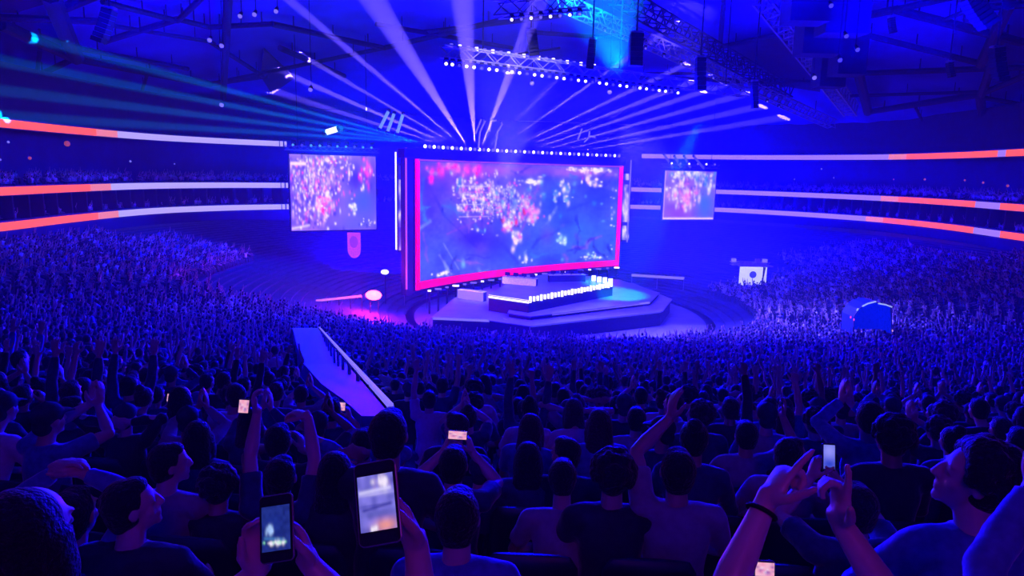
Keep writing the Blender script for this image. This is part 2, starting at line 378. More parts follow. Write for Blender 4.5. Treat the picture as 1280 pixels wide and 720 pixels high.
EPX = [(525, 71.1), (624.5, 81.0), (697, 87.4), (771, 92.9)]
def lag(u, ys):                        # quadratic fit through the measured depths of the big curved display
    return float(np.polyval(ys, u))
CY_ = np.polyfit([0, .405, .70, 1.0], [71.1, 81.0, 87.4, 92.9], 2)
def bow_at(px, top, out=0):            # plan position on the curved display
    u = (px - 525) / 246; Y = lag(u, CY_); p = P(px, 270, Y); return Vector((p.x, p.y + out, 0))
ZS0, ZS1 = 3.35, 15.85
UU = np.linspace(0, 1, 33); BX = [bow_at(525 + 246 * u, 0) for u in UU]
def bowp(u, z, out=0.0):
    f = min(max(u, 0), 1) * 32; i = min(int(f), 31); p = BX[i].lerp(BX[i + 1], f - i)
    t = (BX[i + 1] - BX[i]).normalized()
    if u < 0: p = BX[0] + (BX[0] - BX[1]) * (-u * 32)
    if u > 1: p = BX[32] + (BX[32] - BX[31]) * ((u - 1) * 32)
    n = Vector((t.y, -t.x, 0)); q = p + n * out; return Vector((q.x, q.y, z))   # n points to the audience
MS = mat_vcol('main_picture', 1.0); MSL = mat_vcol('side_picture', 1.0)
scr = empty('main_screen', bowp(.5, 0, -.6), 'huge concave LED screen showing a game map inside a red frame above the stage', 'screen')
def adopt(o, t): o.parent = t; o.matrix_parent_inverse = Matrix.Translation(-Vector(t.location)); return o
adopt(display('display', [None] * 4, 300, 150, paint_main, MS, None, lambda u, k: bowp(u, ZS1 if k == 0 else ZS0)), scr)
M_RED = mat('red_led', (.05, .005, .01), emit=(1, .0, .05), es=1.1)
def band(z0, z1, u0, u1, o0, o1, n=24):
    b = MB(); vs_ = []; fs = []
    for k in range(n + 1):
        u = u0 + (u1 - u0) * k / n
        for o, z in ((o1, z0), (o1, z1), (o0, z1), (o0, z0)): vs_.append(bowp(u, z, o))
    for k in range(n):
        for e in range(4): e2 = (e + 1) % 4; fs.append((k * 4 + e, k * 4 + 4 + e, k * 4 + 4 + e2, k * 4 + e2))
    fs += [(0, 1, 2, 3), (n * 4 + 3, n * 4 + 2, n * 4 + 1, n * 4)]; b.add(vs_, fs); return b
def frame_side(u, w, nm, m):
    return band(ZS0 - .9, ZS1 + .25, u - w, u + w, -.1, .12, 2).build(nm, m)
fr = adopt(band(ZS0 - .8, ZS0 - .05, -.012, 1.012, -.15, .3).build('lit_frame', M_RED), scr); fr['label'] = 'glowing red bottom rail'
for u in (-.012, 1.012):
    o = adopt(frame_side(u, .008, 'lit_frame', M_RED), scr); o['label'] = 'glowing red side rail'
adopt(band(ZS1 + .05, ZS1 + .22, -.01, 1.01, -.15, .3).build('lit_frame', mat('dim_red_led', (.05, .01, .03), emit=(.6, .1, .7), es=.6)), scr)
adopt(band(ZS0 - 1.0, ZS1 + 1.25, -.02, 1.02, -1.2, -.2).build('housing', M_BLACKW), scr)
adopt(band(ZS1 + .3, ZS1 + 1.25, -.075, 1.03, -.9, .1).build('top_housing', M_BLACKW), scr)
adopt(band(ZS0 - 1.3, ZS1 + 1.25, -.062, -.026, -.9, -.2, 2).build('side_housing', M_BLACKW), scr)
adopt(band(ZS0 - .6, ZS1 + 1.3, -.0665, -.064, -.15, .03, 2).build('lit_edge', mat('magenta_led', (.05, .01, .05), emit=(.55, .08, .9), es=1.0)), scr)
for u in (.06, .5, .94):
    b = MB(); p = bowp(u, ZS0 - .9, -.7); b.truss((p.x, p.y, 0), (p.x, p.y, ZS0 - .8), .6, .6, .7, .07); adopt(b.build('support_truss', M_STEEL), scr)
# side screens
def side_screen(c, paint, label, nu, nv):
    tl, tr, br, bl = c; mid = (tl + tr + br + bl) / 4; n = (tr - tl).cross(bl - tl).normalized()
    if n.y > 0: n = -n
    t = empty('side_screen', Vector((mid.x, mid.y, mid.z)), label, 'screen', None)
    adopt(display('display', c, nu, nv, paint, MSL, None), t)
    b = MB(); w = (tr - tl).length; h = (tl - bl).length; ux = (tr - tl).normalized(); uz = (tl - bl).normalized(); R = Matrix((ux, -n, uz)).transposed()
    b.box(mid - n * .25, (w + .3, .4, h + .3), None, R); adopt(b.build('housing', M_BLACKW), t)
    b = MB(); up = (tl + tr) / 2 + Vector((0, 0, .7)) - n * .2; b.truss(up - ux * (w * .55), up + ux * (w * .55), .5, .5, .7, .06); adopt(b.build('hanging_truss', M_STEEL), t)
    for s in (-.4, .4):
        b = MB(); q = up + ux * (w * s); b.tube([q, (q.x, q.y, zroof(q.x, q.y))], .04, 5); adopt(b.build('suspension_cable', M_DARK), t)
    return t, up, ux, n, w
def corners(px, Ys, zt, zb):
    a = P(px[0], 240, Ys[0]); c = P(px[1], 240, Ys[1]); return [Vector((a.x, a.y, zt)), Vector((c.x, c.y, zt)), Vector((c.x, c.y, zb)), Vector((a.x, a.y, zb))]
zt = P(363, 192.5, 80).z; zb = P(363, 288.5, 80).z
SL = side_screen(corners((363, 470), (80, 84.5), zt, zb), paint_left, 'squarish hanging LED screen with speckled pink and white game picture, left of main screen', 110, 100)
zt = P(830, 213, 100).z; zb = P(830, 274.5, 100).z
SR = side_screen(corners((830, 894), (100, 103), zt, zb), paint_right, 'small hanging LED screen with pink and teal picture on the right of the main screen', 70, 70)
# ------------------------------------------------------------------ stage
def onz(px, py, z):
    d = ray(px, py); return CAM + d * ((z - CAM.z) / d.z)
def onroof(px, py, dz_):
    d = ray(px, py); Y = 25.0
    while Y < 125:
        p = CAM + d * (Y / d.y)
        if p.z >= zroof(p.x, p.y) - dz_: return p
        Y += .25
    return p
M_STAGE = mat('grey_stage_deck', (.16, .16, .24), .35, scale=.7); M_SKIRT = mat('black_stage_skirt', (.02, .02, .03), .7)
M_PALE = mat('pale_laminate', (.62, .62, .68), .45, scale=1); M_LEDW = mat('white_led', (.1, .1, .1), emit=(.80, .72, 1), es=2.2); M_LEDB = mat('lavender_strip', (.05, .05, .1), emit=(.22, .16, .95), es=1.0)
M_LENS = mat('lamp_lens', (.1, .1, .1), emit=(.7, .6, 1), es=3.5); M_TURQ = mat('turquoise_led', (.02, .1, .1), emit=(.12, .5, .95), es=.8); M_DIMB = mat('dim_blue_led', (.02, .02, .1), emit=(.08, .06, .75), es=.9)
tiers = [([(541, 397), (612, 400), (662, 407), (826, 389), (838, 374), (790, 354), (640, 350), (570, 372)], 0, 1.5),
         ([(636, 391), (664, 395), (812, 377), (823, 366), (775, 350), (690, 343), (650, 352)], 1.5, 1.9),
         ([(611, 368.5), (661, 375.5), (766, 356), (752, 346), (690, 343), (650, 346)], 1.5, 3.1)]
stg = empty('stage', (3, 70, 0), 'three tiered octagonal stage with dark skirts and lit edges below the big screen', 'stage')
TP = []
for k, (poly, z0, z1) in enumerate(tiers):
    pts = [onz(x, y, z1) for x, y in poly]; q = [(p.x, p.y) for p in pts]
    a = sum(q[i][0] * q[(i + 1) % len(q)][1] - q[(i + 1) % len(q)][0] * q[i][1] for i in range(len(q)))
    if a < 0: q = q[::-1]
    TP.append((q, z1))
    b = MB(); b.prism(q, z0, z1 - .08); o = adopt(b.build('skirt', M_SKIRT), stg)
    b = MB(); cx = sum(p[0] for p in q) / len(q); cy2 = sum(p[1] for p in q) / len(q)
    b.prism([(cx + (x - cx) * 1.015, cy2 + (y - cy2) * 1.015) for x, y in q], z1 - .08, z1); adopt(b.build('deck', M_STAGE), stg)
def strip(pa, pb, z, nm, m, parent, h=.16, lift=.0, t=.06):
    a = onz(*pa, z); c = onz(*pb, z); b = MB(); off = Vector((0, -.12, lift)); b.bar(a + off, c + off, t, h, m); return adopt(b.build(nm, m), parent)
strip((611, 368.5), (661, 375.5), 3.1, 'edge_light', M_LEDW, stg, .3, -.12)['label'] = 'bright white front edge light'
strip((541, 397), (612, 400), 1.5, 'edge_light', M_LEDB, stg, .22, -.05); strip((690, 391.5), (812, 377), 1.9, 'edge_light', M_LEDB, stg, .2, -.08)
strip((662, 376), (662.5, 377), 3.1, 'edge_light', M_LEDB, stg, .1, 0)
strip((664, 407), (826, 389), 1.5, 'edge_light', M_DIMB, stg, .14, -.05)
a = onz(661, 375.5, 3.1); c = onz(766, 356, 3.1)
for k in range(26):                    # row of lamps along the right front edge of the top deck
    t = (k + .4) / 26; p = a.lerp(c, t) + Vector((0, -.15, .08)); b = MB(); b.box(p, (.24, .12, .46 if k % 3 else .6)); adopt(b.build('edge_lamp', M_LEDW), stg)
for (x, y) in ((742, 351), (749, 352.5), (756, 353.5), (763, 355)):
    p = onz(x, y, 3.1); b = MB(); b.box(p + Vector((0, 0, .3)), (.45, .1, .6)); adopt(b.build('light_panel', M_LEDW), stg)
b = MB()                               # steps in front of the corner
for k in range(5):
    p = onz(622 + 5.5 * k, 413 - 2.6 * k, 0); b.box((p.x, p.y + .3 * k, .1 + .1 * k), (1.9, .45, .2 + .2 * k))
adopt(b.build('front_steps', M_STAGE), stg)
b = MB(); p = onz(580, 418, 0); q = onz(615, 421, 0); b.bar(onz(541, 413, 0) + Vector((0, 0, .1)), onz(612, 420, 0) + Vector((0, 0, .1)), .9, .2); adopt(b.build('front_walkway', M_STAGE), stg)
b = MB(); b.bar(onz(612, 421, 0) + Vector((0, 0, .15)), onz(632, 399, 1.5), .7, .12); adopt(b.build('ramp', M_PALE), stg)
def desk(px, py, z, L, ang, label, front):
    p = onz(px, py, z); t = empty('player_desk', (p.x, p.y, z), label, 'desk', None); R = Matrix.Rotation(ang, 3, 'Z')
    b = MB(); b.box((0, 0, .78), (L, .8, .05)); b.build('desk_top', M_PALE, t); b = MB(); b.box((0, -.36, .4), (L, .04, .7)); b.build('front_panel', front, t)
    for s in (-1, 1): b = MB(); b.box((s * (L / 2 - .05), 0, .38), (.06, .7, .75)); b.build('side_panel', M_SKIRT, t)
    t.rotation_euler.z = ang; return t, p, R
M_DESKF = mat('pale_lit_panel', (.5, .5, .6), emit=(.35, .3, .9), es=.7)
n_ = 0
for px, py, L, ang, lab in ((650, 356, 3.8, -.35, 'player desk with pale front on the left half of the top deck'), (708, 352, 4.2, .25, 'dark fronted player desk on the right half of the top deck')):
    t, p, R = desk(px, py, 3.1, L, ang, lab, M_DESKF if px < 680 else M_SKIRT)
    for k in range(4):
        x = -L / 2 + L * (k + .5) / 4; q = p + R @ Vector((x, -.05, .8))
        mo = empty('monitor', q, f'flat black monitor, {["first","second","third","fourth"][k]} from left on the {"pale" if px < 680 else "dark"} fronted player desk', 'monitor', 'monitors on the player desks')
        b = MB(); b.box((0, 0, .3), (.55, .04, .34)); b.build('screen_panel', M_DARK, mo); b = MB(); b.box((0, .03, .08), (.05, .04, .16)); b.box((0, .05, .01), (.24, .18, .02)); b.build('stand', M_DARK, mo); mo.rotation_euler.z = ang
t, p, R = desk(590, 375, 1.5, 3.2, -.5, 'long host desk with bright pale front on the left side of the stage', M_LEDB)
t.scale = (1, 1, 1.3)
# audience side lamps under the picture and on its top edge
for k in range(22):
    u = .0 + .98 * k / 21; p = bowp(u, ZS0 - 1.35, 1.3); t = empty('floor_lamp', (p.x, p.y, 0), 'small white footlight standing in the row below the big screen', 'lamp', 'footlights below the big screen')
    b = MB(); b.box((0, 0, 1.2), (.2, .2, 2.4)); b.build('stand', M_DARK, t); b = MB(); b.box((0, -.1, 2.5), (.7 if k % 2 else .34, .14, .16)); b.build('lamp_head', M_LEDB if k % 3 else M_LENS, t)
for k in range(44):
    u = .03 + .97 * k / 43 ; p = bowp(u, ZS1 + 1.25, -.1); t = empty('truss_lamp', p, 'small moving lamp standing in the row on top of the big screen', 'lamp', 'lamps on top of the big screen')
    b = MB(); b.box((0, 0, .06), (.3, .3, .12)); b.build('base', M_DARK, t); b = MB(); b.ball((0, -.06, .3), (.17, .15, .19), nu=8, nv=6); b.build('lamp_head', M_LENS if k % 2 == 0 else M_LEDB, t)
def led_column(px, Y, yt, yb, wpx, label, seed, line_px, line_y):
    a = P(px, yt, Y); c = P(px, yb, Y); w_ = wpx * Y / FPX; t = empty('led_column', (a.x, a.y, 0), label, 'LED column', None)
    def paint(U, V):
        img = np.zeros(U.shape + (3,)); img[:] = (.02, .02, .3); sparkle(img, U, V, 60, .5, .55, .25, .3, [WHITE, (.6, .5, 1), WHITE, (.1, .05, .5)], seed, .08, .22, .22)
        img[(V > .1) & (V < .16)] = (.01, .01, .3); img[(V > .72) & (V < .78)] = (.01, .01, .3); return img
    adopt(display('display', [a + Vector((-w_ / 2, 0, 0)), a + Vector((w_ / 2, 0, 0)), c + Vector((w_ / 2, 0, 0)), c + Vector((-w_ / 2, 0, 0))], 14, 90, paint, MSL, None), t)
    b = MB(); b.box(((a.x + c.x) / 2, a.y + .3, (a.z + c.z) / 2), (w_ + .3, .4, a.z - c.z + .6)); adopt(b.build('housing', M_BLACKW), t)
    b = MB(); b.truss((a.x, a.y + .9, 0), (a.x, a.y + .9, a.z + 1.2), .5, .5, .7, .06); adopt(b.build('support_truss', M_STEEL), t)
    for lx in line_px:
        e = P(lx, line_y[0], Y); f = P(lx, line_y[1], Y); b = MB(); b.bar((e.x, e.y, e.z), (e.x, e.y, f.z), .14, .14); adopt(b.build('edge_tube', M_LEDW if lx < 600 else M_LEDB), t)
led_column(503, 73, 207, 313, 10, 'tall narrow LED column with white mottled pattern left of the big screen', 51, (494.5,), (190, 312))
led_column(782, 95, 217, 300, 9, 'tall narrow LED column with white mottled pattern right of the big screen', 52, (789,), (200, 303))
# pennant
a = P(434, 290, 80); c = P(451, 321, 80); w_ = c.x - a.x
b = MB(); n = 12; pts = [(0, a.z), (w_, a.z), (w_, c.z + .8)] + [(w_ / 2 + w_ / 2 * math.cos(t), c.z + .8 - 1.0 * math.sin(t)) for t in [PI * k / n for k in range(1, n)]] + [(0, c.z + .8)]
vs_ = [(a.x + x, 80 + .05 * math.sin(6 * x), z) for x, z in pts] + [(a.x + x, 80.05 + .05 * math.sin(6 * x), z) for x, z in pts]; m_ = len(pts)
b.add(vs_, [tuple(range(m_)), tuple(range(m_, 2 * m_))[::-1]] + [(i, (i + 1) % m_, m_ + (i + 1) % m_, m_ + i) for i in range(m_)])
pe = empty('hanging_banner', (a.x + w_ / 2, 80, a.z), 'small pink banner with rounded bottom hanging under the squarish left screen', 'banner')
adopt(b.build('banner_cloth', mat('pink_glow_cloth', (.6, .1, .4), .8, emit=(.45, .06, .62), es=.8)), pe)  # pink light put into the cloth as its own glow
b = MB(); b.bar((a.x - .1, 80.02, a.z), (a.x + w_ + .1, 80.02, a.z), .08, .08, M_DARK); adopt(b.build('pole', M_DARK), pe)
b = MB(); b.ball((a.x + w_ * .5, 79.9, (a.z + c.z) / 2 + .3), (.5, .06, .7)); adopt(b.build('emblem', mat('violet_glow_print', (.3, .05, .5), emit=(.25, .04, .6), es=.8)), pe)  # emblem given a violet glow of its own, like the cloth
# red floodlight and its light bar
p = P(467, 369, 66); t = empty('floodlight', (p.x, p.y, 0), 'blazing red floodlight glowing low beside the floor, left of the big screen', 'floodlight')
b = MB(); b.box((0, .25, p.z), (1.2, .3, .8)); b.build('housing', M_DARK, t); b = MB(); b.ball((0, 0, p.z), (.8, .25, .5)); b.build('lamp_lens', mat('red_lens', (.2, .0, .0), emit=(1, .10, .22), es=6), t)
b = MB(); b.box((-.4, .25, p.z / 2), (.08, .08, p.z)); b.box((.4, .25, p.z / 2), (.08, .08, p.z)); b.build('stand', M_DARK, t)
REDP = p
a = P(395, 376, 66); c = P(452, 370, 66); t = empty('light_bar', ((a.x + c.x) / 2, 66, 0), 'long pink light bar reaching from the red floodlight towards the left', 'light bar')
b = MB(); b.bar(a, c, .1, .22); adopt(b.build('light_tube', mat('pink_led', (.1, .02, .05), emit=(.75, .2, .8), es=.9)), t)
b = MB()
for k in range(5): q = a.lerp(c, k / 4); b.box((q.x, 66.06, q.z / 2), (.06, .06, q.z))
adopt(b.build('post', M_DARK), t)
p = P(481, 340, 72); t = empty('spot_lamp', p, 'single small white lamp glowing above the red floodlight', 'lamp'); b = MB(); b.ball((0, 0, 0), (.42, .25, .26)); b.build('lamp_lens', M_LENS, t)
b = MB(); b.tube([(0, .3, -.1), (0, .3, -p.z)], .06, 6); b.build('stand', M_DARK, t)
def handrail(A, B, Y0, Y1, label, m=M_LEDB, th=.16):
    a = P(*A, Y0); c = P(*B, Y1); t = empty('handrail', ((a.x + c.x) / 2, (a.y + c.y) / 2, min(a.z, c.z) - 1), label, 'handrail', None)
    b = MB(); b.bar(a, c, th, th); adopt(b.build('rail', m), t)
    n = max(2, int((c - a).length / 2.5))
    for k in range(n + 1):
        q = a.lerp(c, k / n); g = zstep(q.x, q.y); b = MB(); b.box((q.x, q.y, (q.z + g) / 2), (.07, .07, max(.2, q.z - g))); adopt(b.build('post', M_STEEL), t)
handrail((350, 372), (387, 366), 68, 71, 'short pale lit rail beside the floor, left of the pink light bar', M_LEDB, .35)
handrail((331, 353), (349, 337), 72, 80, 'short sloping lit stair rail on the dark stand below the left screen', M_DIMB, .3)
handrail((851, 310), (900, 343), 104, 90, 'long sloping lit stair rail on the dark stand below the small right screen', M_LEDB, .34)
handrail((790, 344), (855, 348), 88, 84, 'level pale lit rail to the right of the stage', M_LEDB, .3)
# booth on the right
p = onbowl(945, 358, .2); Y = p.y; s = Y / FPX; t = empty('camera_booth', (p.x, p.y, zstep(p.x, p.y) - .1), 'bright white box booth with flat truss roof rising from the right-hand crowd', 'booth')
zb = P(945, 358, Y).z; ztp = P(945, 334, Y).z; xl = P(931, 346, Y).x; xr = P(953, 346, Y).x; xr2 = P(958, 346, Y).x
M_BOX = mat('glowing_white_panel', (.6, .6, .7), emit=(.62, .62, 1), es=1.0)
b = MB(); b.box(((xl + xr) / 2, Y + 1, (zb + ztp) / 2), (xr - xl, 2, ztp - zb)); adopt(b.build('lit_cabin', M_BOX), t)
b = MB(); b.box((xr2 - .15, Y + .6, (zb + ztp) / 2), (.3, 1.2, ztp - zb)); adopt(b.build('side_panel', M_BOX), t)
b = MB(); b.box((xr + .18, Y + .8, (zb + ztp) / 2), (.3, 1.6, ztp - zb)); adopt(b.build('door', M_SKIRT), t)
b = MB(); b.tube([((xl + xr) / 2 - .1, Y - .03, (zb + ztp) / 2 + .25), ((xl + xr) / 2 - .1, Y + .03, (zb + ztp) / 2 + .25)], .42, 16); adopt(b.build('round_emblem', mat('blue_print', (.05, .05, .4), emit=(.08, .08, .6), es=.5)), t)
b = MB(); b.truss((P(915, 330, Y).x, Y + .5, ztp + .35), (P(963, 330, Y).x, Y + .5, ztp + .35), .8, .35, .5, .07, M_PALE); b.box((P(945, 330, Y).x, Y + 1, ztp + .12), (4, 2.4, .12), M_PALE); adopt(b.build('roof_truss', M_PALE), t)
for px in (918, 948, 957): q = P(px, 328, Y); b = MB(); b.box((q.x, Y + .3, ztp + .75), (.5, .4, .4)); adopt(b.build('roof_lamp', M_LEDB if px != 948 else M_PALE), t)
b = MB(); b.box((p.x, Y + 1, zb - 1.2), (2.0, 1.8, 2.6)); adopt(b.build('base', M_SKIRT), t)
# canopy over the tunnel on the right
p = onbowl(1092, 424, .9); Y = p.y; t = empty('tunnel_canopy', (p.x, Y, zstep(p.x, Y)), 'translucent blue canopy with lit curved top edge amid the right-hand crowd', 'canopy')
def cp(px, py, dy=0): q = P(px, py, Y); return Vector((q.x, q.y + dy, q.z))
arch = [(1066, 418), (1067, 396), (1073, 386), (1082, 380), (1094, 377.5), (1105, 380), (1113, 384), (1115, 418)]
b = MB(); vs_ = [cp(*a) for a in arch] + [cp(*a, 1.6) for a in arch]; n = len(arch)
b.add(vs_, [(i, i + 1, n + i + 1, n + i) for i in range(n - 1)] + [tuple(range(n, 2 * n))]); adopt(b.build('panel', mat('glowing_polycarbonate', (.05, .08, .6), .25, emit=(.0, .01, .6), es=.7)), t)  # panel is opaque; its own blue glow stands in for light passing through
b = MB(); b.tube([cp(x, y, -.04) for x, y in arch], .035, 6); adopt(b.build('frame', M_STEEL), t)
for seg in ([(1070, 388), (1072, 385)], [(1077, 382.5), (1084, 379), (1094, 376.5)], [(1097, 379), (1106, 380.5), (1114, 383.5)]):
    b = MB(); b.tube([cp(x, y, -.1) for x, y in seg], .05, 6); adopt(b.build('edge_light', mat('pale_green_led', (.1, .1, .1), emit=(.45, .55, .95), es=.8)), t)
for x, y, c_ in ((1062, 396, 'r'), (1066, 399, 'r'), (1114, 413, 'w')):
    b = MB(); b.ball(cp(x, y, -.15), (.05, .05, .09)); adopt(b.build('marker_lamp', mat('red_marker', (.2, 0, 0), emit=(.8, .05, .4), es=1.2) if c_ == 'r' else mat('warm_marker', (.2, .1, .1), emit=(.8, .4, .6), es=.9)), t)
# smooth blue aisle roof on the left
RW = [(410, 366, 397), (432, 371, 413), (455, 380, 433), (480, 402, 455), (500, 430, 472), (520, 452, 489)]
LE = [onbowl(a, y, 1.15) for y, a, c in RW]; RE = [onbowl(c, y, 1.15) for y, a, c in RW]; b = MB(); n = len(RW)
AIS = [(p.x, p.y) for p in LE] + [(p.x, p.y) for p in RE[::-1]]
DN = Vector((0, 0, 1.1))
b.add(LE + RE + [p - DN for p in LE] + [p - DN for p in RE], [(i, n + i, n + i + 1, i + 1) for i in range(n - 1)] + [(i, i + 1, 2 * n + i + 1, 2 * n + i) for i in range(n - 1)] + [(n + i + 1, n + i, 3 * n + i, 3 * n + i + 1) for i in range(n - 1)] + [(0, 2 * n, 3 * n, n), (n - 1, 2 * n - 1, 4 * n - 1, 3 * n - 1)])
pts = LE
al = empty('aisle_cover', pts[0], 'smooth blue slab roof over the aisle cutting through the left-hand crowd', 'aisle roof'); adopt(b.build('roof_slab', mat('smooth_blue_slab', (.05, .0, .75), .6, scale=.4, vary=.08)), al)
handrail((399, 409), (489, 508), RE[0].y, RE[4].y, 'thin lit handrail running down along the smooth blue aisle', M_LEDB, .06)
# ------------------------------------------------------------------ roof steel
def roof_beam(A, B, dz_, w_, label, latt=False, n=5):
    a = onroof(*A, dz_); c = onroof(*B, dz_); t = empty('roof_strut', (a + c) / 2, label, 'roof beam', 'dark steel beams under the roof'); 
    b = MB()
    if latt: b.truss(a, c, w_, w_, w_ * 1.1, w_ * .16)
    else: b.tube([a, c], w_ / 2, 8)
    adopt(b.build('chord', M_DARK), t)
    if not latt:
        for k in range(3):
            q = a.lerp(c, (k + .5) / 3); b = MB(); b.tube([q, (q.x, q.y, zroof(q.x, q.y))], w_ * .1, 6); adopt(b.build('hanger', M_DARK), t)
LB = [((0, 30), (92, 72), 1.1), ((92, 72), (262, 105), .9), ((0, 22), (125, 27), .6), ((62, -8), (95, 72), 1.5), ((45, 96), (95, 72), .6), ((50, 62), (46, 96), .4), ((130, 52), (222, 24), .6), ((222, 24), (262, 34), .5), ((128, 2), (222, 26), .5), ((95, 60), (235, 86), .5),
      ((140, 32), (262, 52), .4), ((185, 90), (178, 112), .4), ((222, 26), (255, -5), .5), ((262, 105), (335, 95), .6), ((262, 34), (340, 30), .5), ((285, -5), (278, 150), .8), ((262, 52), (330, 96), .5), ((80, 10), (120, -6), .8)]
RB = [((1120, 12), (1285, 55), .8), ((1060, 38), (1228, 80), .6), ((1040, 93), (1285, 84), .6), ((1085, 140), (1225, 118), .8), ((1225, 118), (1285, 93), .7), ((1262, 5), (1226, 80), 1.0), ((1252, 45), (1227, 118), .9), ((1225, 118), (1228, 150), 1.0), ((1055, 25), (1120, 12), .7), ((1120, 12), (1190, -4), .6),
      ((1225, 10), (1285, 5), .6), ((1060, 38), (1085, 140), 1.2), ((1228, 122), (1285, 132), .5), ((1190, 86), (1188, 95), .4), ((1145, 135), (1152, 150), .4), ((1055, 120), (1225, 115), .4), ((1180, 25), (1222, 8), .4)]
CB = [((262, 105), (480, 60), .5), ((480, 60), (640, 22), .6), ((470, 30), (640, 60), .5), ((640, 68), (700, 60), .3), ((660, 40), (830, 52), .5), ((790, 92), (880, 92), .4), ((900, 58), (905, -5), .5), ((905, 58), (1000, 38), .6), ((340, 30), (480, 60), .6), ((350, 60), (430, 95), .7), ((800, 97), (1050, 105), .7), ((530, 40), (700, 20), .5)]
for k, (L, side) in enumerate(((LB, 'left'), (RB, 'right'), (CB, 'centre'))):
    for A, B, w_ in L: roof_beam(A, B, 1.2, w_, f'dark round steel beam crossing under the blue roof at {side if side != "centre" else "the middle"}')
# closed dark roof panels (baffles)
def baffle(poly, dz_, label):
    pts = [onroof(x, y, dz_) for x, y in poly]; n = len(pts); b = MB()
    b.add([p for p in pts] + [p + Vector((0, 0, .25)) for p in pts], [tuple(range(n)), tuple(range(n, 2 * n))[::-1]] + [(i, (i + 1) % n, n + (i + 1) % n, n + i) for i in range(n)])
    o = rec(b.build('roof_baffle', M_BLACKW), pts[0]); tag(o, label, 'roof panel', None)
baffle([(905, 58), (975, 42), (1025, 95), (1025, 115), (980, 108)], .6, 'dark angular roof panel behind the long diagonal truss')
baffle([(330, 62), (368, 98), (340, 118), (326, 96)], .6, 'dark roof panel between the two broad violet beams, upper left')
baffle([(0, -6), (62, -6), (60, 4), (20, 16), (0, 16)], .6, 'black roof panel filling the top left corner')
# lighting trusses
def rig(a, c, w_, label, m=M_STEEL, step=1.0):
    t = empty('lighting_truss', (a + c) / 2, label, 'truss', None); b = MB(); b.truss(a, c, w_, w_, step, w_ * .11); adopt(b.build('lattice', m), t)
    for k in (.1, .5, .9):
        q = a.lerp(c, k); b = MB(); b.tube([q + Vector((0, 0, w_ / 2)), (q.x, q.y, zroof(q.x, q.y))], .05, 5); adopt(b.build('suspension_cable', M_DARK), t)
    return t
def moving_head(q, label, group, lit, s=1.0, aim=0.0, parent=None):
    t = empty('moving_head', q, label, 'stage lamp', group)
    b = MB(); b.box((0, 0, -.1 * s), (.4 * s, .4 * s, .2 * s)); b.build('base', M_DARK, t)
    b = MB(); b.box((-.24 * s, 0, -.4 * s), (.06 * s, .2 * s, .5 * s)); b.box((.24 * s, 0, -.4 * s), (.06 * s, .2 * s, .5 * s)); b.box((0, 0, -.2 * s), (.5 * s, .2 * s, .06 * s)); b.build('yoke', M_DARK, t)
    b = MB(); R = Matrix.Rotation(aim, 3, 'X'); b.tube([Vector((0, .25 * s, -.42 * s)), Vector((0, -.1 * s, -.5 * s)), Vector((0, -.32 * s, -.56 * s))], [.15 * s, .19 * s, .17 * s], 10); h = b.build('lamp_head', M_DARK, t)
    if lit:
        b = MB(); b.ball((0, -.34 * s, -.57 * s), (.15 * s, .06 * s, .15 * s), nu=8, nv=6); b.build('lens', lit, h)
    return t
A_, B_ = P(553, 64, 50), P(935, 116, 68)
rig(A_, B_, .8, 'brightly lit lighting truss hanging above the main screen')
for k in range(34):
    f = .01 + .70 * (k / 33) ** 1.1; q = A_.lerp(B_, f) + Vector((0, 0, -.4)); moving_head(q, 'small white lit lamp hanging in the row along the bright lighting truss', 'lamps on the bright lighting truss', M_LENS if k % 3 != 2 else M_DIMB, .8)
for k in range(20):
    f = .02 + .4 * k / 19; q = A_.lerp(B_, f) + Vector((0, .5, .55)); b = MB(); b.box(q, (.22, .2, .25)); tag(rec(b.build('clamp_lamp', M_LENS if k % 2 else M_LEDB), q), 'tiny white lamp clamped on top of the bright lighting truss', 'lamp', 'clamp lamps on the bright lighting truss')
TA, TB = onroof(700, 2, 2.2), onroof(1040, 155, 1.6)
rig(TA, TB, 1.2, 'long diagonal lighting truss running from top middle down to the right', M_STEEL)
rig(onroof(770, -6, 2.4), onroof(985, 115, 1.4), 1.4, 'broad dark diagonal truss just above the long diagonal one', M_DARK)
rig(P(620, 12, 46), P(735, 1, 44), .9, 'short bright truss piece at the top edge above the main screen')
for k in range(8): q = P(640 + 12 * k, 10 - k, 41) + Vector((0, -.3, -.4)); moving_head(q, 'small white lamp on the short truss at the top edge', 'lamps on the short top truss', M_LEDB if k % 2 else M_LENS, .6)
rig(onroof(955, -8, 2.2), onroof(1064, 138, 1.4), 1.6, 'wide steep truss beside the black hanging speaker cluster')
for k in range(12):
    q = TA.lerp(TB, .1 + .055 * k) + Vector((.3, 0, -.6)); moving_head(q, 'small dim lamp hanging along the long diagonal truss', 'lamps on the long diagonal truss', M_DIMB if k % 2 else M_LEDB, .7)
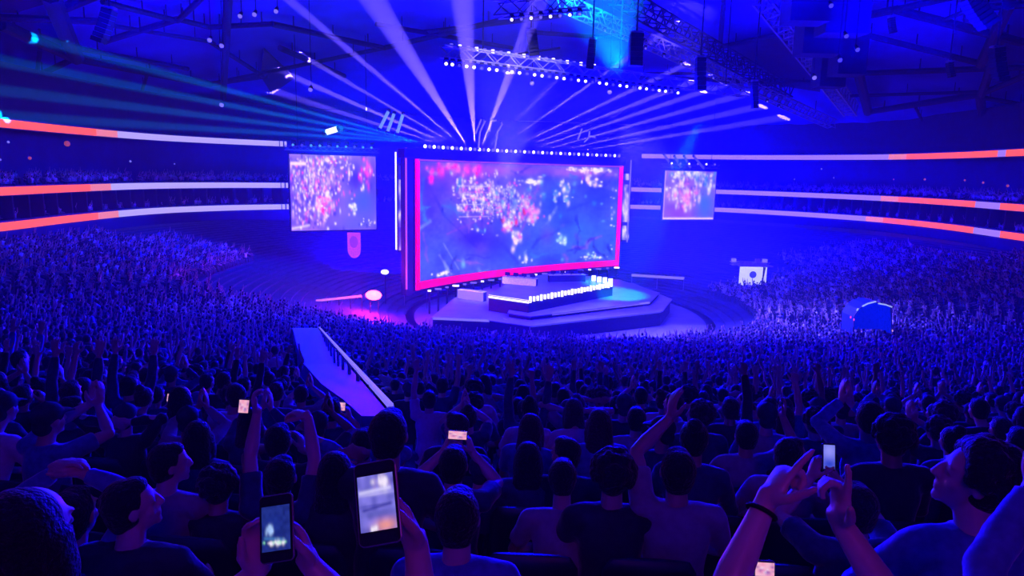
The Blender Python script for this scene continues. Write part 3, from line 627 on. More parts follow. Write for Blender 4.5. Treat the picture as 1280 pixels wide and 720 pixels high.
# lamps on the side screens
def truss_lamps(S, n, label, group, mats):
    t, up, ux, nn, w_ = S
    for k in range(n): moving_head(up + ux * (w_ * (-.5 + (k + .5) / n)) + Vector((0, 0, .9)) + nn * .5, label, group, mats[k % len(mats)], 1.0)
truss_lamps(SL, 10, 'turquoise lit lamp in the row on top of the left screen', 'lamps above the left screen', [M_TURQ, M_DIMB, M_TURQ])
truss_lamps(SR, 6, 'pale lit lamp in the row on top of the small right screen', 'lamps above the right screen', [M_LEDW, M_LEDB])
def light_tube(A, B, Y, r, m, label, group, mid=None):
    a = P(*A, Y); c = P(*B, Y); t = empty('light_tube', c, label, 'light tube', group); b = MB(); pts = [a] + ([P(*q, Y) for q in mid] if mid else []) + [c]; b.tube(pts, r, 8); adopt(b.build('tube', m), t)
    b = MB(); b.ball(c, r * 1.5, nu=8, nv=6); b.ball(a, r * 1.2, nu=8, nv=6); adopt(b.build('end_cap', M_DARK), t)
M_PTURQ = mat('pale_turquoise_led', (.1, .2, .2), emit=(.22, .42, .95), es=.75)
for A, B in (((486, 138), (474, 162)), ((493, 141), (484, 166)), ((504, 142), (496, 168))): light_tube(A, B, 74, .17, M_PTURQ, 'slanting pale turquoise light tube in the trio left of the big screen top', 'trio of turquoise light tubes')
for A, B in (((830, 193), (842, 211)), ((843, 195), (852, 211)), ((855, 195), (864, 211)), ((867, 195), (881, 212))): light_tube(A, B, 101, .16, M_DIMB, 'slanting blue light tube above the small right screen', 'light tubes above the right screen')
light_tube((406, 166), (425, 160), 80, .32, mat('white_hot_led', (.2, .2, .2), emit=(.8, .85, 1), es=1.6), 'short bright white light tube above the left screen', None)
for A, B, M2, lab in (((594, 168), (602, 148), None, 'short upright blue light tube above the big screen'), ((598, 186), (607, 150), [(600, 165)], 'thin curved blue light tube leaning over the big screen'), ((618, 190), (626, 152), [(622, 165), (628, 155)], 'hooked blue light tube over the big screen'),
        ((612, 165), (622, 150), [(614, 152)], 'small arched blue light tube over the big screen'), ((722, 175), (728, 160), None, 'small upright light tube over the right half of the big screen'), ((736, 172), (737, 163), None, 'tiny light tube farthest right over the big screen'), ((730, 178), (745, 172), [(738, 170)], 'tiny hooked light tube over the right half of the big screen')):
    light_tube(A, B, 76 if A[0] < 650 else 88, .085, M_LEDB, lab, None, M2)
# hanging speakers
def line_array(A, B, Y, wpx, label, n=7):
    a = P(*A, Y); c = P(*B, Y); t = empty('line_array', a, label, 'loudspeaker', None); L = (a - c).length; w_ = wpx * Y / FPX; ax = (c - a).normalized()
    for k in range(n):
        q = a.lerp(c, (k + .5) / n) + Vector((0, -.03 * k * k * L / n, 0)); x = Vector((1, 0, 0)); x = (x - ax * x.dot(ax)).normalized(); y = ax.cross(x); b = MB(); R = Matrix((x, y, -ax)).transposed()
        b.box(q, (w_, .7 * w_ + .2, L / n * .9), None, R); b.box(q + y * (-.36 * w_ - .1), (w_ * .8, .04, L / n * .6), None, R); o = adopt(b.build('speaker_cabinet', M_DARK), t)
    b = MB(); b.tube([a, (a.x, a.y, zroof(a.x, a.y))], .06, 5); adopt(b.build('suspension_cable', M_DARK), t); b = MB(); b.box(a + Vector((0, 0, .08)), (w_, .5, .12)); adopt(b.build('frame', M_STEEL), t)
for A, B, Y, w_, lab in (((741, 50), (736, 88), 52, 9, 'slim black loudspeaker stack hanging against the turquoise roof'), ((796, 42), (793, 84), 48, 15, 'thick black loudspeaker stack tapering downward beside the turquoise roof'), ((876, 72), (874, 114), 55, 11, 'black loudspeaker stack hanging in front of the lavender roof strip'),
        ((943, 102), (942, 136), 62, 7, 'small dark loudspeaker stack low on the long diagonal truss'), ((664, 38), (668, 72), 50, 12, 'black loudspeaker stack above the bright lighting truss'), ((137, 12), (127, 54), 45, 13, 'black loudspeaker stack leaning at upper left under the beams'),
        ((1212, -4), (1232, 34), 45, 18, 'broad black loudspeaker stack at the upper right top edge'), ((1246, 60), (1247, 103), 48, 13, 'black loudspeaker stack at the far right under the beams'), ((1114, 22), (1115, 42), 60, 6, 'tiny black loudspeaker stack under the right roof beams'), ((1187, 78), (1188, 97), 60, 6, 'small black loudspeaker stack on the level right beam')):
    line_array(A, B, Y, w_, lab)
t = empty('speaker_cluster', P(1035, 0, 50), 'large black hanging cluster of boxes at the top right of middle', 'loudspeaker cluster')
for k, (x0, y0, x1, y1) in enumerate(((985, -20, 1030, 30), (1030, -20, 1078, 45), (1000, 30, 1045, 70), (1045, 45, 1075, 95), (1022, 70, 1050, 110))):
    a = P(x0, y0, 50 + 3 * k); c = P(x1, y1, 50 + 3 * k); b = MB(); b.box((a + c) / 2, (abs(c.x - a.x), 2.0, abs(a.z - c.z))); adopt(b.build('speaker_box', M_BLACKW), t)
for A, Y in (((1039, 7), 45), ((1058, 45), 46), ((1050, 75), 50), ((1018, 97), 60), ((1072, 62), 46), ((262, 50), 60), ((277, 57), 60), ((318, 18), 50), ((345, 14), 50), ((300, 20), 52), ((388, 112), 60), ((665, 104), 55), ((762, 115), 60), ((277, 131), 70)):
    q = P(*A, Y); r = .0035 * Y; b = MB(); b.tube([q + Vector((0, .3, .3)), q], [r * .6, r], 8, M_DARK); b.ball(q, r * .95, M_DIMB if A[0] > 1010 and A != (1018, 97) else M_LEDB, 8, 6)
    b.tube([q + Vector((0, .3, .3)), (q.x, q.y + .3, zroof(q.x, q.y + .3))], .03, 4, M_DARK); tag(rec(b.build('spot_lamp'), q), 'tiny blue glowing spot lamp hanging alone under the roof', 'lamp', 'single spot lamps under the roof')
# small lights in the suites
M_SUITE = mat('warm_suite_lamp', (.1, .05, .05), emit=(.35, .05, .05), es=1.0); M_SUITEB = mat('blue_suite_lamp', (.1, .1, .1), emit=(.2, .18, .8), es=.9)
for x, y, r, m in ((4, 175, .12, 0), (30, 178, .12, 1), (54, 198, .16, 0), (100, 180, .3, 0), (174, 202, .14, 1), (226, 205, .1, 1), (18, 200, .1, 1), (1145, 224, .16, 0), (1215, 228, .14, 0), (1108, 224, .1, 0), (1020, 211, .12, 1), (1036, 222, .1, 1), (1193, 225, .12, 0), (1245, 232, .16, 0), (1066, 284, .1, 1), (988, 224, .1, 1)):
    s_ = arc_at(x, -1 if x < 400 else 1); 
    if s_ is None: continue
    w0 = wpt(s_, 1.0, 0); q = P(x, y, w0.y); q = Vector((w0.x, w0.y, q.z)); b = MB(); b.ball(q, r, m=[M_SUITE, M_SUITEB][m], nu=8, nv=6); b.tube([q, q + Vector((0, 0, .5))], .02, 4, M_DARK); tag(rec(b.build('pendant_lamp'), q), 'tiny dim ' + ['reddish', 'bluish'][m] + ' lamp glowing inside the balcony recess', 'lamp', ['reddish', 'bluish'][m] + ' lamps in the balconies')
HAZE = .002; BEAM = 3.2e7
# ------------------------------------------------------------------ people
def V(*a): return Vector(a)
def tubex(mb, pts, rad, xa, n=12):
    pts = [Vector(p) for p in pts]; vs_ = []; fs = []; xa = Vector(xa)
    for i, p in enumerate(pts):
        t = (pts[min(i + 1, len(pts) - 1)] - pts[max(i - 1, 0)]).normalized(); x = (xa - t * xa.dot(t)).normalized(); y = t.cross(x); rx, ry = rad[i]
        for k in range(n): a = 2 * PI * k / n; vs_.append(p + x * (rx * math.cos(a)) + y * (ry * math.sin(a)))
    for i in range(len(pts) - 1):
        for k in range(n): k2 = (k + 1) % n; fs.append((i * n + k, i * n + k2, (i + 1) * n + k2, (i + 1) * n + k))
    fs.append(tuple(range(n))[::-1]); fs.append(tuple((len(pts) - 1) * n + k for k in range(n))); mb.add(vs_, fs)
def remesh(mb, voxel, smooth_=1, fold=0.0, name='m'):
    me = bpy.data.meshes.new(name); me.from_pydata(mb.v, [], mb.f); o = bpy.data.objects.new(name, me); COL.objects.link(o)
    r = o.modifiers.new('r', 'REMESH'); r.mode = 'VOXEL'; r.voxel_size = voxel
    if smooth_: s = o.modifiers.new('s', 'SMOOTH'); s.iterations = smooth_; s.factor = .5
    dg = bpy.context.evaluated_depsgraph_get(); e = o.evaluated_get(dg); out = bpy.data.meshes.new_from_object(e)
    bpy.data.objects.remove(o); bpy.data.meshes.remove(me)
    n = len(out.vertices)
    if fold:
        co = np.empty(n * 3); out.vertices.foreach_get('co', co); co = co.reshape(-1, 3); no = np.empty(n * 3); out.vertices.foreach_get('normal', no); no = no.reshape(-1, 3)
        d = np.sin(co[:, 2] * 38 + 3 * np.sin(co[:, 0] * 17) + 2 * np.sin(co[:, 1] * 23)) * .6 + np.sin(co[:, 0] * 45 + co[:, 2] * 25 + co[:, 1] * 31) * .4
        co += no * (d * fold)[:, None]; out.vertices.foreach_set('co', co.ravel())
    out.polygons.foreach_set('use_smooth', [True] * len(out.polygons)); out.update(); out.name = name
    return out
def ik(a, c, l1, l2, pole):
    a = Vector(a); c = Vector(c); d = c - a; L = d.length
    if L > (l1 + l2) * .995: c = a + d * ((l1 + l2) * .995 / L); d = c - a; L = d.length
    L = max(L, .08); x = (l1 * l1 - l2 * l2 + L * L) / (2 * L); h = math.sqrt(max(0, l1 * l1 - x * x)); u = d.normalized()
    q = Vector(pole); q = q - u * q.dot(u); q.normalize(); return a + u * x + q * h, c
def hand(mb, w_, f, n, right, curl=.3, thumb=.6, spread=.12, point=False):
    f = Vector(f).normalized(); n = Vector(n); n = (n - f * n.dot(f)).normalized(); s = f.cross(n) * (1 if right else -1)     # s: thumb side
    R = Matrix((s, n, f)).transposed()
    mb.ball(w_ + f * .052, (.043, .017, .052), nu=14, nv=10, rot=R); mb.ball(w_ + f * .03 + s * .018 + n * .008, (.024, .016, .03), rot=R)
    for k in range(4):
        off = (.031, .0105, -.0105, -.031)[k]; L = (.073, .082, .077, .060)[k]; c = curl * (1 + .15 * k)
        if point and k == 0: c = .05
        if point and k > 0: c = 1.1
        p = w_ + f * (.092 - .004 * abs(k - 1)) + s * off; d = (f + s * (spread * (1.5 - k))).normalized(); pts = [p - f * .02, p]; ang = 0
        for j, fr in enumerate((.42, .32, .26)):
            ang += c * (1.0, 1.15, .8)[j]; dd = d * math.cos(ang) + n * math.sin(ang); pts.append(pts[-1] + dd * L * fr)
        mb.tube(pts, [.0105, .0102, .0098, .0092, .0080], 8); mb.ball(pts[-1], .0082, nu=8, nv=6)
    p = w_ + f * .018 + s * .028; d1 = (f * .62 + s * (.2 + thumb) + n * .25).normalized(); d2 = (f * .9 + s * (thumb * .7) + n * .25 * (1 + curl)).normalized()
    q = p + d1 * .045; r = q + d2 * .034; e = r + d2 * .026; mb.tube([p, q, r, e], [.015, .013, .0115, .009], 8); mb.ball(e, .0092, nu=8, nv=6)
def body_parts(P_):
    """pose -> (body, shirt, trousers) as unions of tapering pieces; the person faces +Y, origin on the ground"""
    sit = P_.get('sit', True); hz = .52 if sit else .93; lean = P_.get('lean', .02); b = MB(); sh = MB(); tr = MB(); fem = P_.get('fem', False)
    def T(z): return V(P_.get('sway', 0) * (z - hz), -.02 + lean * (z - hz), z)   # spine
    sw = .185 if not fem else .165
    tubex(b, [T(hz - .06), T(hz + .08), T(hz + .22), T(hz + .38), T(hz + .49), T(hz + .535)], [(.155, .115), (.15, .11), (.128, .095), (.155, .11), (.15, .085), (.07, .06)], (1, 0, 0), 16)
    nk = T(hz + .52); hp = Matrix.Rotation(P_.get('yaw', 0), 3, 'Z') @ Matrix.Rotation(P_.get('pitch', 0), 3, 'X') @ Matrix.Rotation(P_.get('roll', 0), 3, 'Y')
    hc = T(hz + .69) + V(0, .035, 0) + V(0, .06, 0) * -P_.get('pitch', 0) * .3
    tubex(b, [nk - V(0, 0, .05), nk + V(0, .005, .03), hc + hp @ V(0, -.01, -.06)], [(.075, .06), (.056, .055), (.052, .052)], (1, 0, 0), 12)
    def H(x, y, z): return hc + hp @ V(x, y, z)
    b.ball(H(0, -.005, .025), (.076, .095, .092), nu=20, nv=14, rot=hp); b.ball(H(0, .03, -.035), (.056, .062, .075), nu=16, nv=12, rot=hp); b.ball(H(0, .075, -.085), (.024, .02, .02), rot=hp)
    tubex(b, [H(0, .086, .03), H(0, .102, .0), H(0, .112, -.016), H(0, .094, -.026)], [(.009, .01), (.012, .012), (.016, .012), (.012, .008)], hp @ V(1, 0, 0), 8)
    b.ball(H(0, .088, -.048), (.024, .012, .007), rot=hp); b.ball(H(0, .086, -.060), (.021, .012, .008), rot=hp)
    for s in (-1, 1):
        b.ball(H(s * .078, -.002, -.002), (.009, .02, .031), rot=hp); b.ball(H(s * .031, .077, .012), (.013, .012, .010), rot=hp); b.ball(H(s * .034, .078, .034), (.022, .012, .006), rot=hp); b.ball(H(s * .04, .056, -.025), (.022, .024, .024), rot=hp)
    # clothing shell of the trunk
    tubex(sh, [T(hz - .10), T(hz + .02), T(hz + .2), T(hz + .38), T(hz + .485), T(hz + .525), T(hz + .545)], [(.175, .135), (.172, .13), (.152, .115), (.172, .125), (.160, .098), (.088, .076), (.078, .068)], (1, 0, 0), 18)
    L1, L2 = (.29, .255)
    for s, key in ((-1, 'L'), (1, 'R')):
        a = P_.get(key, dict(w=(s * .18, .34, .66), pole=(s, -.3, -1), f=(0, 1, -.1), n=(0, 0, -1)))
        raise_ = max(0, min(1, (Vector(a['w']).z - (hz + .45)) / .35)); S = T(hz + .475) + V(s * (sw - .02 * raise_), .0, .035 * raise_)
        el, wr = ik(S, a['w'], L1, L2, a.get('pole', (s, -.2, -.8)))
        b.ball(S, (.056, .056, .056)); sh.ball(S, (.068, .066, .066)); tubex(b, [T(hz + .47) + V(s * .08, 0, 0), S], [(.06, .07), (.055, .052)], (0, 1, 0), 10)
        tubex(sh, [T(hz + .47) + V(s * .06, 0, .01), S + V(0, 0, .008)], [(.08, .078), (.064, .062)], (0, 1, 0), 10)
        b.tube([S, S.lerp(el, .35), S.lerp(el, .8), el, el.lerp(wr, .3), el.lerp(wr, .75), wr], [.052, .050, .041, .037, .041, .031, .026], 12); b.ball(el, .037)
        f = Vector(a.get('f', wr - el)); nn = a.get('n', (-s, .3, 0)); wrd = (wr - el).normalized()
        b.tube([wr, wr + wrd * .012 + f.normalized() * .02], [.027, .028], 10); hand(b, wr, f, nn, s > 0, a.get('curl', .3), a.get('thumb', .6), a.get('spread', .1), a.get('point', False))
        sl = a.get('sleeve', P_.get('sleeve', 'short'))
        if sl == 'long': sh.tube([S, S.lerp(el, .5), el, el.lerp(wr, .5), el.lerp(wr, .93)], [.066, .058, .050, .047, .037], 12); sh.ball(el, .051)
        else: sh.tube([S, S.lerp(el, .4), S.lerp(el, .68)], [.068, .064, .062], 12)
        P_['_E' + key] = el.copy(); P_['_' + key] = (wr.copy(), f.normalized(), Vector(nn))
    for s in (-1, 1):
        if sit: hip = V(s * .09, -.02, hz - .01); kn = V(s * P_.get('knee', .12), .41, .52); an = V(s * .12, .40, .09)
        else: hip = V(s * .09, -.02, hz); kn = V(s * .10, .03, .50); an = V(s * .11, 0, .09)
        b.tube([hip, hip.lerp(kn, .5), kn, kn.lerp(an, .35), an], [.078, .068, .052, .052, .036], 12); b.ball(kn, .053); b.ball(hip, .085)
        tr.tube([hip, hip.lerp(kn, .5), kn, kn.lerp(an, .4), an + V(0, 0, .01)], [.092, .082, .067, .064, .054], 12); tr.ball(kn, .068); tr.ball(hip, .1)
        tubex(b, [an + V(0, -.05, -.055), an + V(0, .05, -.05), an + V(0, .17, -.068)], [(.035, .034), (.042, .038), (.036, .02)], (1, 0, 0), 10)
    tubex(tr, [T(hz - .09), T(hz + .09)], [(.17, .13), (.165, .125)], (1, 0, 0), 14)
    return b, sh, tr, hc, hp
def hair_mb(style):
    b = MB(); r = random.Random(hash(style) % 100 if False else len(style) * 7)
    b.ball((0, -.022, .034), (.088, .094, .092), nu=20, nv=14); b.ball((0, -.035, -.01), (.080, .075, .08), nu=16, nv=12)
    if style == 'short': b.ball((0, .02, .085), (.06, .06, .04)); tubex(b, [(0, -.045, 0), (0, -.058, -.045), (0, -.058, -.078)], [(.078, .05), (.068, .042), (.056, .03)], (1, 0, 0), 14)
    if style == 'long':
        tubex(b, [(0, -.03, .03), (0, -.055, -.08), (0, -.075, -.2), (0, -.08, -.34)], [(.088, .085), (.098, .062), (.11, .05), (.09, .03)], (1, 0, 0), 18)
        for s in (-1, 1): tubex(b, [(s * .075, .0, .02), (s * .086, .005, -.08), (s * .085, .0, -.2)], [(.022, .05), (.022, .045), (.018, .03)], (1, 0, 0), 10)
    if style == 'bun': b.ball((0, -.075, .115), (.05, .05, .045)); tubex(b, [(0, -.05, -.02), (0, -.06, -.08)], [(.07, .05), (.045, .03)], (1, 0, 0), 12)
    if style == 'ponytail': b.tube([(0, -.10, .07), (0, -.15, .05), (0, -.165, -.05), (0, -.14, -.2)], [.028, .036, .04, .018], 12)
    if style == 'curly':
        for _ in range(90):
            t, p = r.uniform(-.35, 1.2), r.uniform(0, 2 * PI); q = V(math.cos(t) * math.cos(p) * .1, math.cos(t) * math.sin(p) * .1 - .03, math.sin(t) * .1 + .035)
            if q.y > .05 and q.z < .09: continue
            b.ball(q, r.uniform(.022, .034), nu=8, nv=6)
    if style == 'cap':
        b = MB(); b.ball((0, -.01, .045), (.088, .104, .085), nu=20, nv=14); tubex(b, [(0, .06, .05), (0, .12, .045), (0, .165, .03)], [(.075, .014), (.072, .01), (.05, .006)], (1, 0, 0), 14); b.ball((0, -.01, .132), (.011, .011, .008)); b.ball((0, -.05, -.03), (.07, .055, .06))
    return b
HAIR = {}
for st in ('short', 'long', 'bun', 'ponytail', 'curly', 'cap'):
    me = remesh(hair_mb(st), .009, 2, .0016 if st != 'cap' else 0, 'hair_' + st); HAIR[st] = me
def mskin(name, c): return mat(name, c, .55, vary=.12, scale=9, spec=.35)
SKIN = [mskin('light_skin', (.62, .42, .34)), mskin('tan_skin', (.46, .29, .21)), mskin('brown_skin', (.25, .14, .10))]
MH = {'black': mat('black_hair', (.010, .009, .010), .6, vary=.5, scale=70, spec=.2, bump=.9), 'brown': mat('brown_hair', (.05, .03, .02), .6, vary=.4, scale=70, spec=.2, bump=.9), 'capcloth': mat('dark_cap_cloth', (.03, .03, .05), .8, scale=30)}
MSH = {'white': mat('white_cotton', (.70, .70, .72), .85, scale=25, vary=.08, bump=.2), 'grey': mat('grey_cotton', (.30, .30, .33), .85, scale=25, vary=.12, bump=.2), 'black': mat('black_cotton', (.02, .02, .024), .85, scale=25, bump=.2), 'blue': mat('blue_cotton', (.08, .12, .45), .85, scale=25, bump=.2), 'dark': mat('navy_cotton', (.03, .035, .10), .85, scale=25, bump=.2)}
for m_ in list(MSH.values()) + [MH['black'], MH['brown']] + SKIN:
    b_ = m_.node_tree.nodes['Principled BSDF']; b_.inputs['Sheen Weight'].default_value = .6 if m_ in MSH.values() else .25; b_.inputs['Sheen Roughness'].default_value = .35
for m_ in SKIN: m_.node_tree.nodes['Principled BSDF'].inputs['Specular IOR Level'].default_value = .7; m_.node_tree.nodes['Principled BSDF'].inputs['Roughness'].default_value = .42
M_TROU = mat('dark_denim', (.03, .035, .06), .85, scale=40)
def rc(w, pole=None, f=None, n=None, **k):
    d = dict(w=w); 
    if pole: d['pole'] = pole
    if f: d['f'] = f
    if n: d['n'] = n
    d.update(k); return d
POSES = {
 'hands resting on the lap': dict(L=rc((-.12, .3, .64), f=(.2, 1, -.3), n=(0, 0, -1)), R=rc((.12, .3, .64), f=(-.2, 1, -.3), n=(0, 0, -1))),
 'leaning forward': dict(lean=.35, pitch=-.1, L=rc((-.12, .42, .66), f=(.3, 1, -.4), n=(0, 0, -1)), R=rc((.12, .42, .66), f=(-.3, 1, -.4), n=(0, 0, -1))),
 'head turned left': dict(yaw=.9, L=rc((-.15, .3, .66), f=(.2, 1, -.3), n=(0, 0, -1)), R=rc((.10, .28, .68), f=(-.5, 1, 0), n=(0, 0, -1))),
 'head turned right': dict(yaw=-.9, sway=.06, L=rc((-.12, .3, .66), f=(.2, 1, -.3), n=(0, 0, -1)), R=rc((.14, .3, .68), f=(-.3, 1, 0), n=(0, 0, -1))),
 'both arms raised high': dict(pitch=.12, L=rc((-.20, .16, 1.56), (-1, -.2, 0), (-.1, .1, 1), (.1, 1, 0), curl=.12, spread=.18), R=rc((.22, .14, 1.55), (1, -.2, 0), (.1, .1, 1), (-.1, 1, 0), curl=.12, spread=.18)),
 'left arm raised': dict(pitch=.06, L=rc((-.16, .18, 1.58), (-1, 0, 0), (0, .1, 1), (.1, 1, 0), curl=.35)),
 'right arm raised': dict(pitch=.06, R=rc((.17, .2, 1.57), (1, 0, 0), (0, .1, 1), (-.1, 1, 0), curl=.9)),
 'clapping hands before the face': dict(L=rc((-.035, .36, 1.22), (-1, 0, -.5), (.1, .25, 1), (1, 0, 0), curl=.1), R=rc((.035, .36, 1.20), (1, 0, -.5), (-.1, .25, 1), (-1, 0, 0), curl=.1)),
 'hands clasped behind the head': dict(L=rc((-.10, -.10, 1.20), (-1, .1, .2), (1, -.25, .1), (0, 1, 0), curl=.3), R=rc((.10, -.10, 1.22), (1, .1, .2), (-1, -.25, .1), (0, 1, 0), curl=.3)),
 'hands cupped round the mouth': dict(pitch=.05, L=rc((-.10, .16, 1.10), (-1, -.1, -.4), (.3, .4, 1), (1, .1, 0), curl=.4), R=rc((.10, .16, 1.10), (1, -.1, -.4), (-.3, .4, 1), (-1, .1, 0), curl=.4)),
}
TPL = {}
def make_template(pose, fem, sleeve, vox=.0095):
    k = (pose, fem, sleeve)
    if k in TPL: return TPL[k]
    p = {a: (dict(c) if isinstance(c, dict) else c) for a, c in POSES[pose].items()}; p['fem'] = fem; p['sleeve'] = sleeve
    b, s, t, hc, hp = body_parts(p)
    TPL[k] = (remesh(b, vox, 1, 0, 'body'), remesh(s, .014, 1, .003, 'shirt'), remesh(t, .018, 1, .003, 'trousers'), hc, hp, p); return TPL[k]
def put_person(tpl, loc, rz, scale, skin, hair, haircol, shirt, label, group=None, cat='person'):
    bm_, sm_, tm_, hc, hp, _ = tpl
    def mk(nm, me, m, parent):
        o = bpy.data.objects.new(nm, me); COL.objects.link(o)
        if not me.materials: me.materials.append(m)
        o.material_slots[0].link = 'OBJECT'; o.material_slots[0].material = m
        if parent: o.parent = parent
        return o
    r = mk('person', bm_, skin, None); r.location = loc; r.rotation_euler.z = rz; r.scale = (scale,) * 3; tag(r, label, cat, group)
    mk('shirt', sm_, shirt, r); mk('trousers', tm_, M_TROU, r)
    h = mk('cap' if hair == 'cap' else 'hair', HAIR[hair], haircol, r); h.matrix_local = Matrix.Translation(hc) @ hp.to_4x4()
    return r
def rowpoint(px, py, k):               # line of sight meets the centre of row k
    Y = .2; tgt = 72 - (k + .5) * ROW
    while Y < 60:
        p = P(px, py, Y)
        if metric(p.x, p.y) <= tgt: return p
        Y += .01
def seat_head(px, py, Y0, hh=1.21):    # row whose people sit about Y0 ahead and reach this height
    best = None
    for k in range(1, 14):
        p = rowpoint(px, py, k)
        if p is None: continue
        h = p.z - zstep(p.x, p.y); e = abs(p.y - Y0) * .35 + max(0, abs(h - hh) - .12) * 2
        if best is None or e < best[0]: best = (e, k, p, h)
    return best[1:]
def facing(x, y): return math.atan2(-(4 - x), 66 - y)
TAKEN = []
def custom(pose_d, name):
    b, s, t, hc, hp = body_parts(pose_d); return (remesh(b, .0075, 1, 0, name), remesh(s, .011, 1, .003, 'shirt'), remesh(t, .018, 1, .003, 'trousers'), hc, hp, pose_d)
def local_of(loc, rz, sc, w_): return Matrix.Rotation(-rz, 3, 'Z') @ (Vector(w_) - Vector(loc)) / sc
SH = ['black', 'dark', 'grey', 'white', 'blue']
HERO = [ # px, py, pose, hair, hair colour, shirt, sleeve, skin, fem, label
 (572, 648, 'hands resting on the lap', 'short', 'black', 'blue', 'short', 0, 0, 'dark-haired person in bright blue shirt seen from behind, just right of the larger phone'),
 (703, 620, 'leaning forward', 'short', 'black', 'grey', 'short', 1, 0, 'person hunched forward in grey top at bottom centre, narrow dark head'),
 (22, 418, 'both arms raised high', 'short', 'black', 'blue', 'long', 0, 0, 'person in bright blue long sleeves with both arms up at the left edge, halfway down'),
 (846, 590, 'LA', 'short', 'black', 'grey', 'short', 1, 0, 'person in light top with one thin arm stretched up, right of bottom centre'),
 (765, 594, 'hands resting on the lap', 'curly', 'black', 'black', 'short', 1, 0, 'person with big curly black hair and black top beside the light-topped arm raiser'),
 (660, 572, 'hands resting on the lap', 'long', 'black', 'dark', 'short', 0, 1, 'long-haired person in navy top side by side with a short-haired neighbour, centre'),
 (706, 568, 'head turned left', 'short', 'black', 'black', 'short', 0, 0, 'short-haired person in black top turning to the long-haired neighbour, centre'),
 (600, 588, 'hands resting on the lap', 'cap', 'capcloth', 'dark', 'short', 0, 0, 'person in dark cap and navy top in the row beyond the bright blue shirt'),
 (795, 525, 'hands resting on the lap', 'short', 'black', 'grey', 'short', 0, 0, 'short-haired person in grey collared top two rows beyond the curly-haired one'),
 (932, 545, 'RA', 'short', 'black', 'grey', 'short', 1, 0, 'broad-backed person in grey shirt lifting the right arm, left of the framing hands'),
 (203, 580, 'head turned right', 'short', 'black', 'grey', 'long', 0, 0, 'person in long grey sleeves turning the lit face right, lower left'),
 (275, 608, 'hands resting on the lap', 'curly', 'black', 'black', 'short', 1, 0, 'curly-haired person in black just above the smaller phone'),
 (1114, 548, 'hands resting on the lap', 'curly', 'black', 'black', 'long', 2, 0, 'curly-haired person in black long sleeves right of the blue-lit raised phone'),
 (1088, 505, 'clapping hands before the face', 'short', 'black', 'blue', 'long', 0, 0, 'person in bright blue long sleeves clapping, above the framing hands'),
 (486, 545, 'hands resting on the lap', 'short', 'black', 'black', 'short', 1, 0, 'dark figure in black top straight above the larger phone'),
 (420, 590, 'hands resting on the lap', 'long', 'black', 'black', 'short', 0, 1, 'long-haired person in black between the two phones'),
]
YH = {22: 9.5, 572: 2.25, 703: 3.3, 846: 3.3, 765: 3.6, 660: 4.2, 706: 4.2, 600: 4.2, 795: 5.7, 932: 4.6, 203: 3.6, 275: 3.2, 1114: 3.6, 1088: 5.2, 486: 3.4, 420: 3.6, 352: 3.4}
def hero_place(px, py): return seat_head(px, py, YH[px])
def add_hero(px, py, pose, hair, hc_, shirt, sleeve, skin, fem, label, yaw=0):
    k, p, h = hero_place(px, py); sc = h / 1.21; sc = min(1.14, max(.84, sc)); g = zstep(p.x, p.y); rz = facing(p.x, p.y) + yaw
    TAKEN.append((p.x, p.y))
    loc = (p.x, p.y - .03, g)
    if pose == 'LA': tpl = custom(dict(pitch=.1, L=rc(tuple(local_of(loc, rz, sc, P(838, 522, p.y + .25))), (-1, 0, -.3), (.1, .1, 1), (1, .3, 0), curl=.2)), 'body')
    elif pose == 'RA': tpl = custom(dict(R=rc(tuple(local_of(loc, rz, sc, P(978, 520, p.y + .2))), (1, 0, -.4), (.2, .1, 1), (-1, .3, 0), curl=.3)), 'body')
    elif pose == 'UP': tpl = custom(dict(pitch=.1, sleeve='short', L=rc(tuple(local_of(loc, rz, sc, P(322, 508, p.y + .25))), (-1, 0, -.3), (-.3, .1, 1), (1, .3, 0), curl=.5), R=rc(tuple(local_of(loc, rz, sc, P(385, 520, p.y + .2))), (1, 0, -.5), (-1, .1, .2), (0, 0, -1), curl=.6)), 'body')
    else: tpl = make_template(pose, bool(fem), sleeve)
    return put_person(tpl, loc, rz, sc, SKIN[skin], hair, MH[hc_], MSH[shirt], label), k
for hspec in HERO: add_hero(*hspec)
add_hero(352, 596, 'UP', 'short', 'black', 'dark', 'short', 0, 0, 'person with both bare purple-lit arms up, hands near each other, above the smaller phone')
# the person in profile at the right
def profile_person(px, py, Y, yaw, shirt, label, pose, sc=1.0, hair='short', hcol='black', skin=0, rz=0):
    p = P(px, py, Y); pose['yaw'] = yaw; hh = 1.245 * sc; g = p.z - hh; gg = zstep(p.x, p.y); TAKEN.append((p.x, p.y))
    sc = (p.z - gg) / 1.245; sc = min(1.15, max(.88, sc)); tpl = custom(pose, 'body'); return put_person(tpl, (p.x, p.y, gg), rz, sc, SKIN[skin], hair, MH[hcol], MSH[shirt], label), tpl
def y_for(px, py, Yg):                 # snap to the centre of the nearest row and report how tall the person must be there
    k = max(0, round((72 - metric(*P(px, py, Yg).xy)) / ROW - .5)); p = rowpoint(px, py, k); return p.y
pr, _ = profile_person(1226, 592, y_for(1226, 592, 2.3), 1.15, 'blue', 'person in bright blue top, lit face in profile looking up left, bottom right', dict(pitch=.22, sleeve='long', R=rc((.16, .3, .66)), L=rc((-.16, .32, .7))), hair='curly')
pr2, _ = profile_person(160, 628, y_for(160, 628, 2.3), -1.0, 'black', 'person in black jacket, large dark head with blue-rimmed profile looking right, bottom left', dict(pitch=.15, sleeve='long', L=rc((-.16, .3, .66)), R=rc((.16, .32, .66))), hair='short')
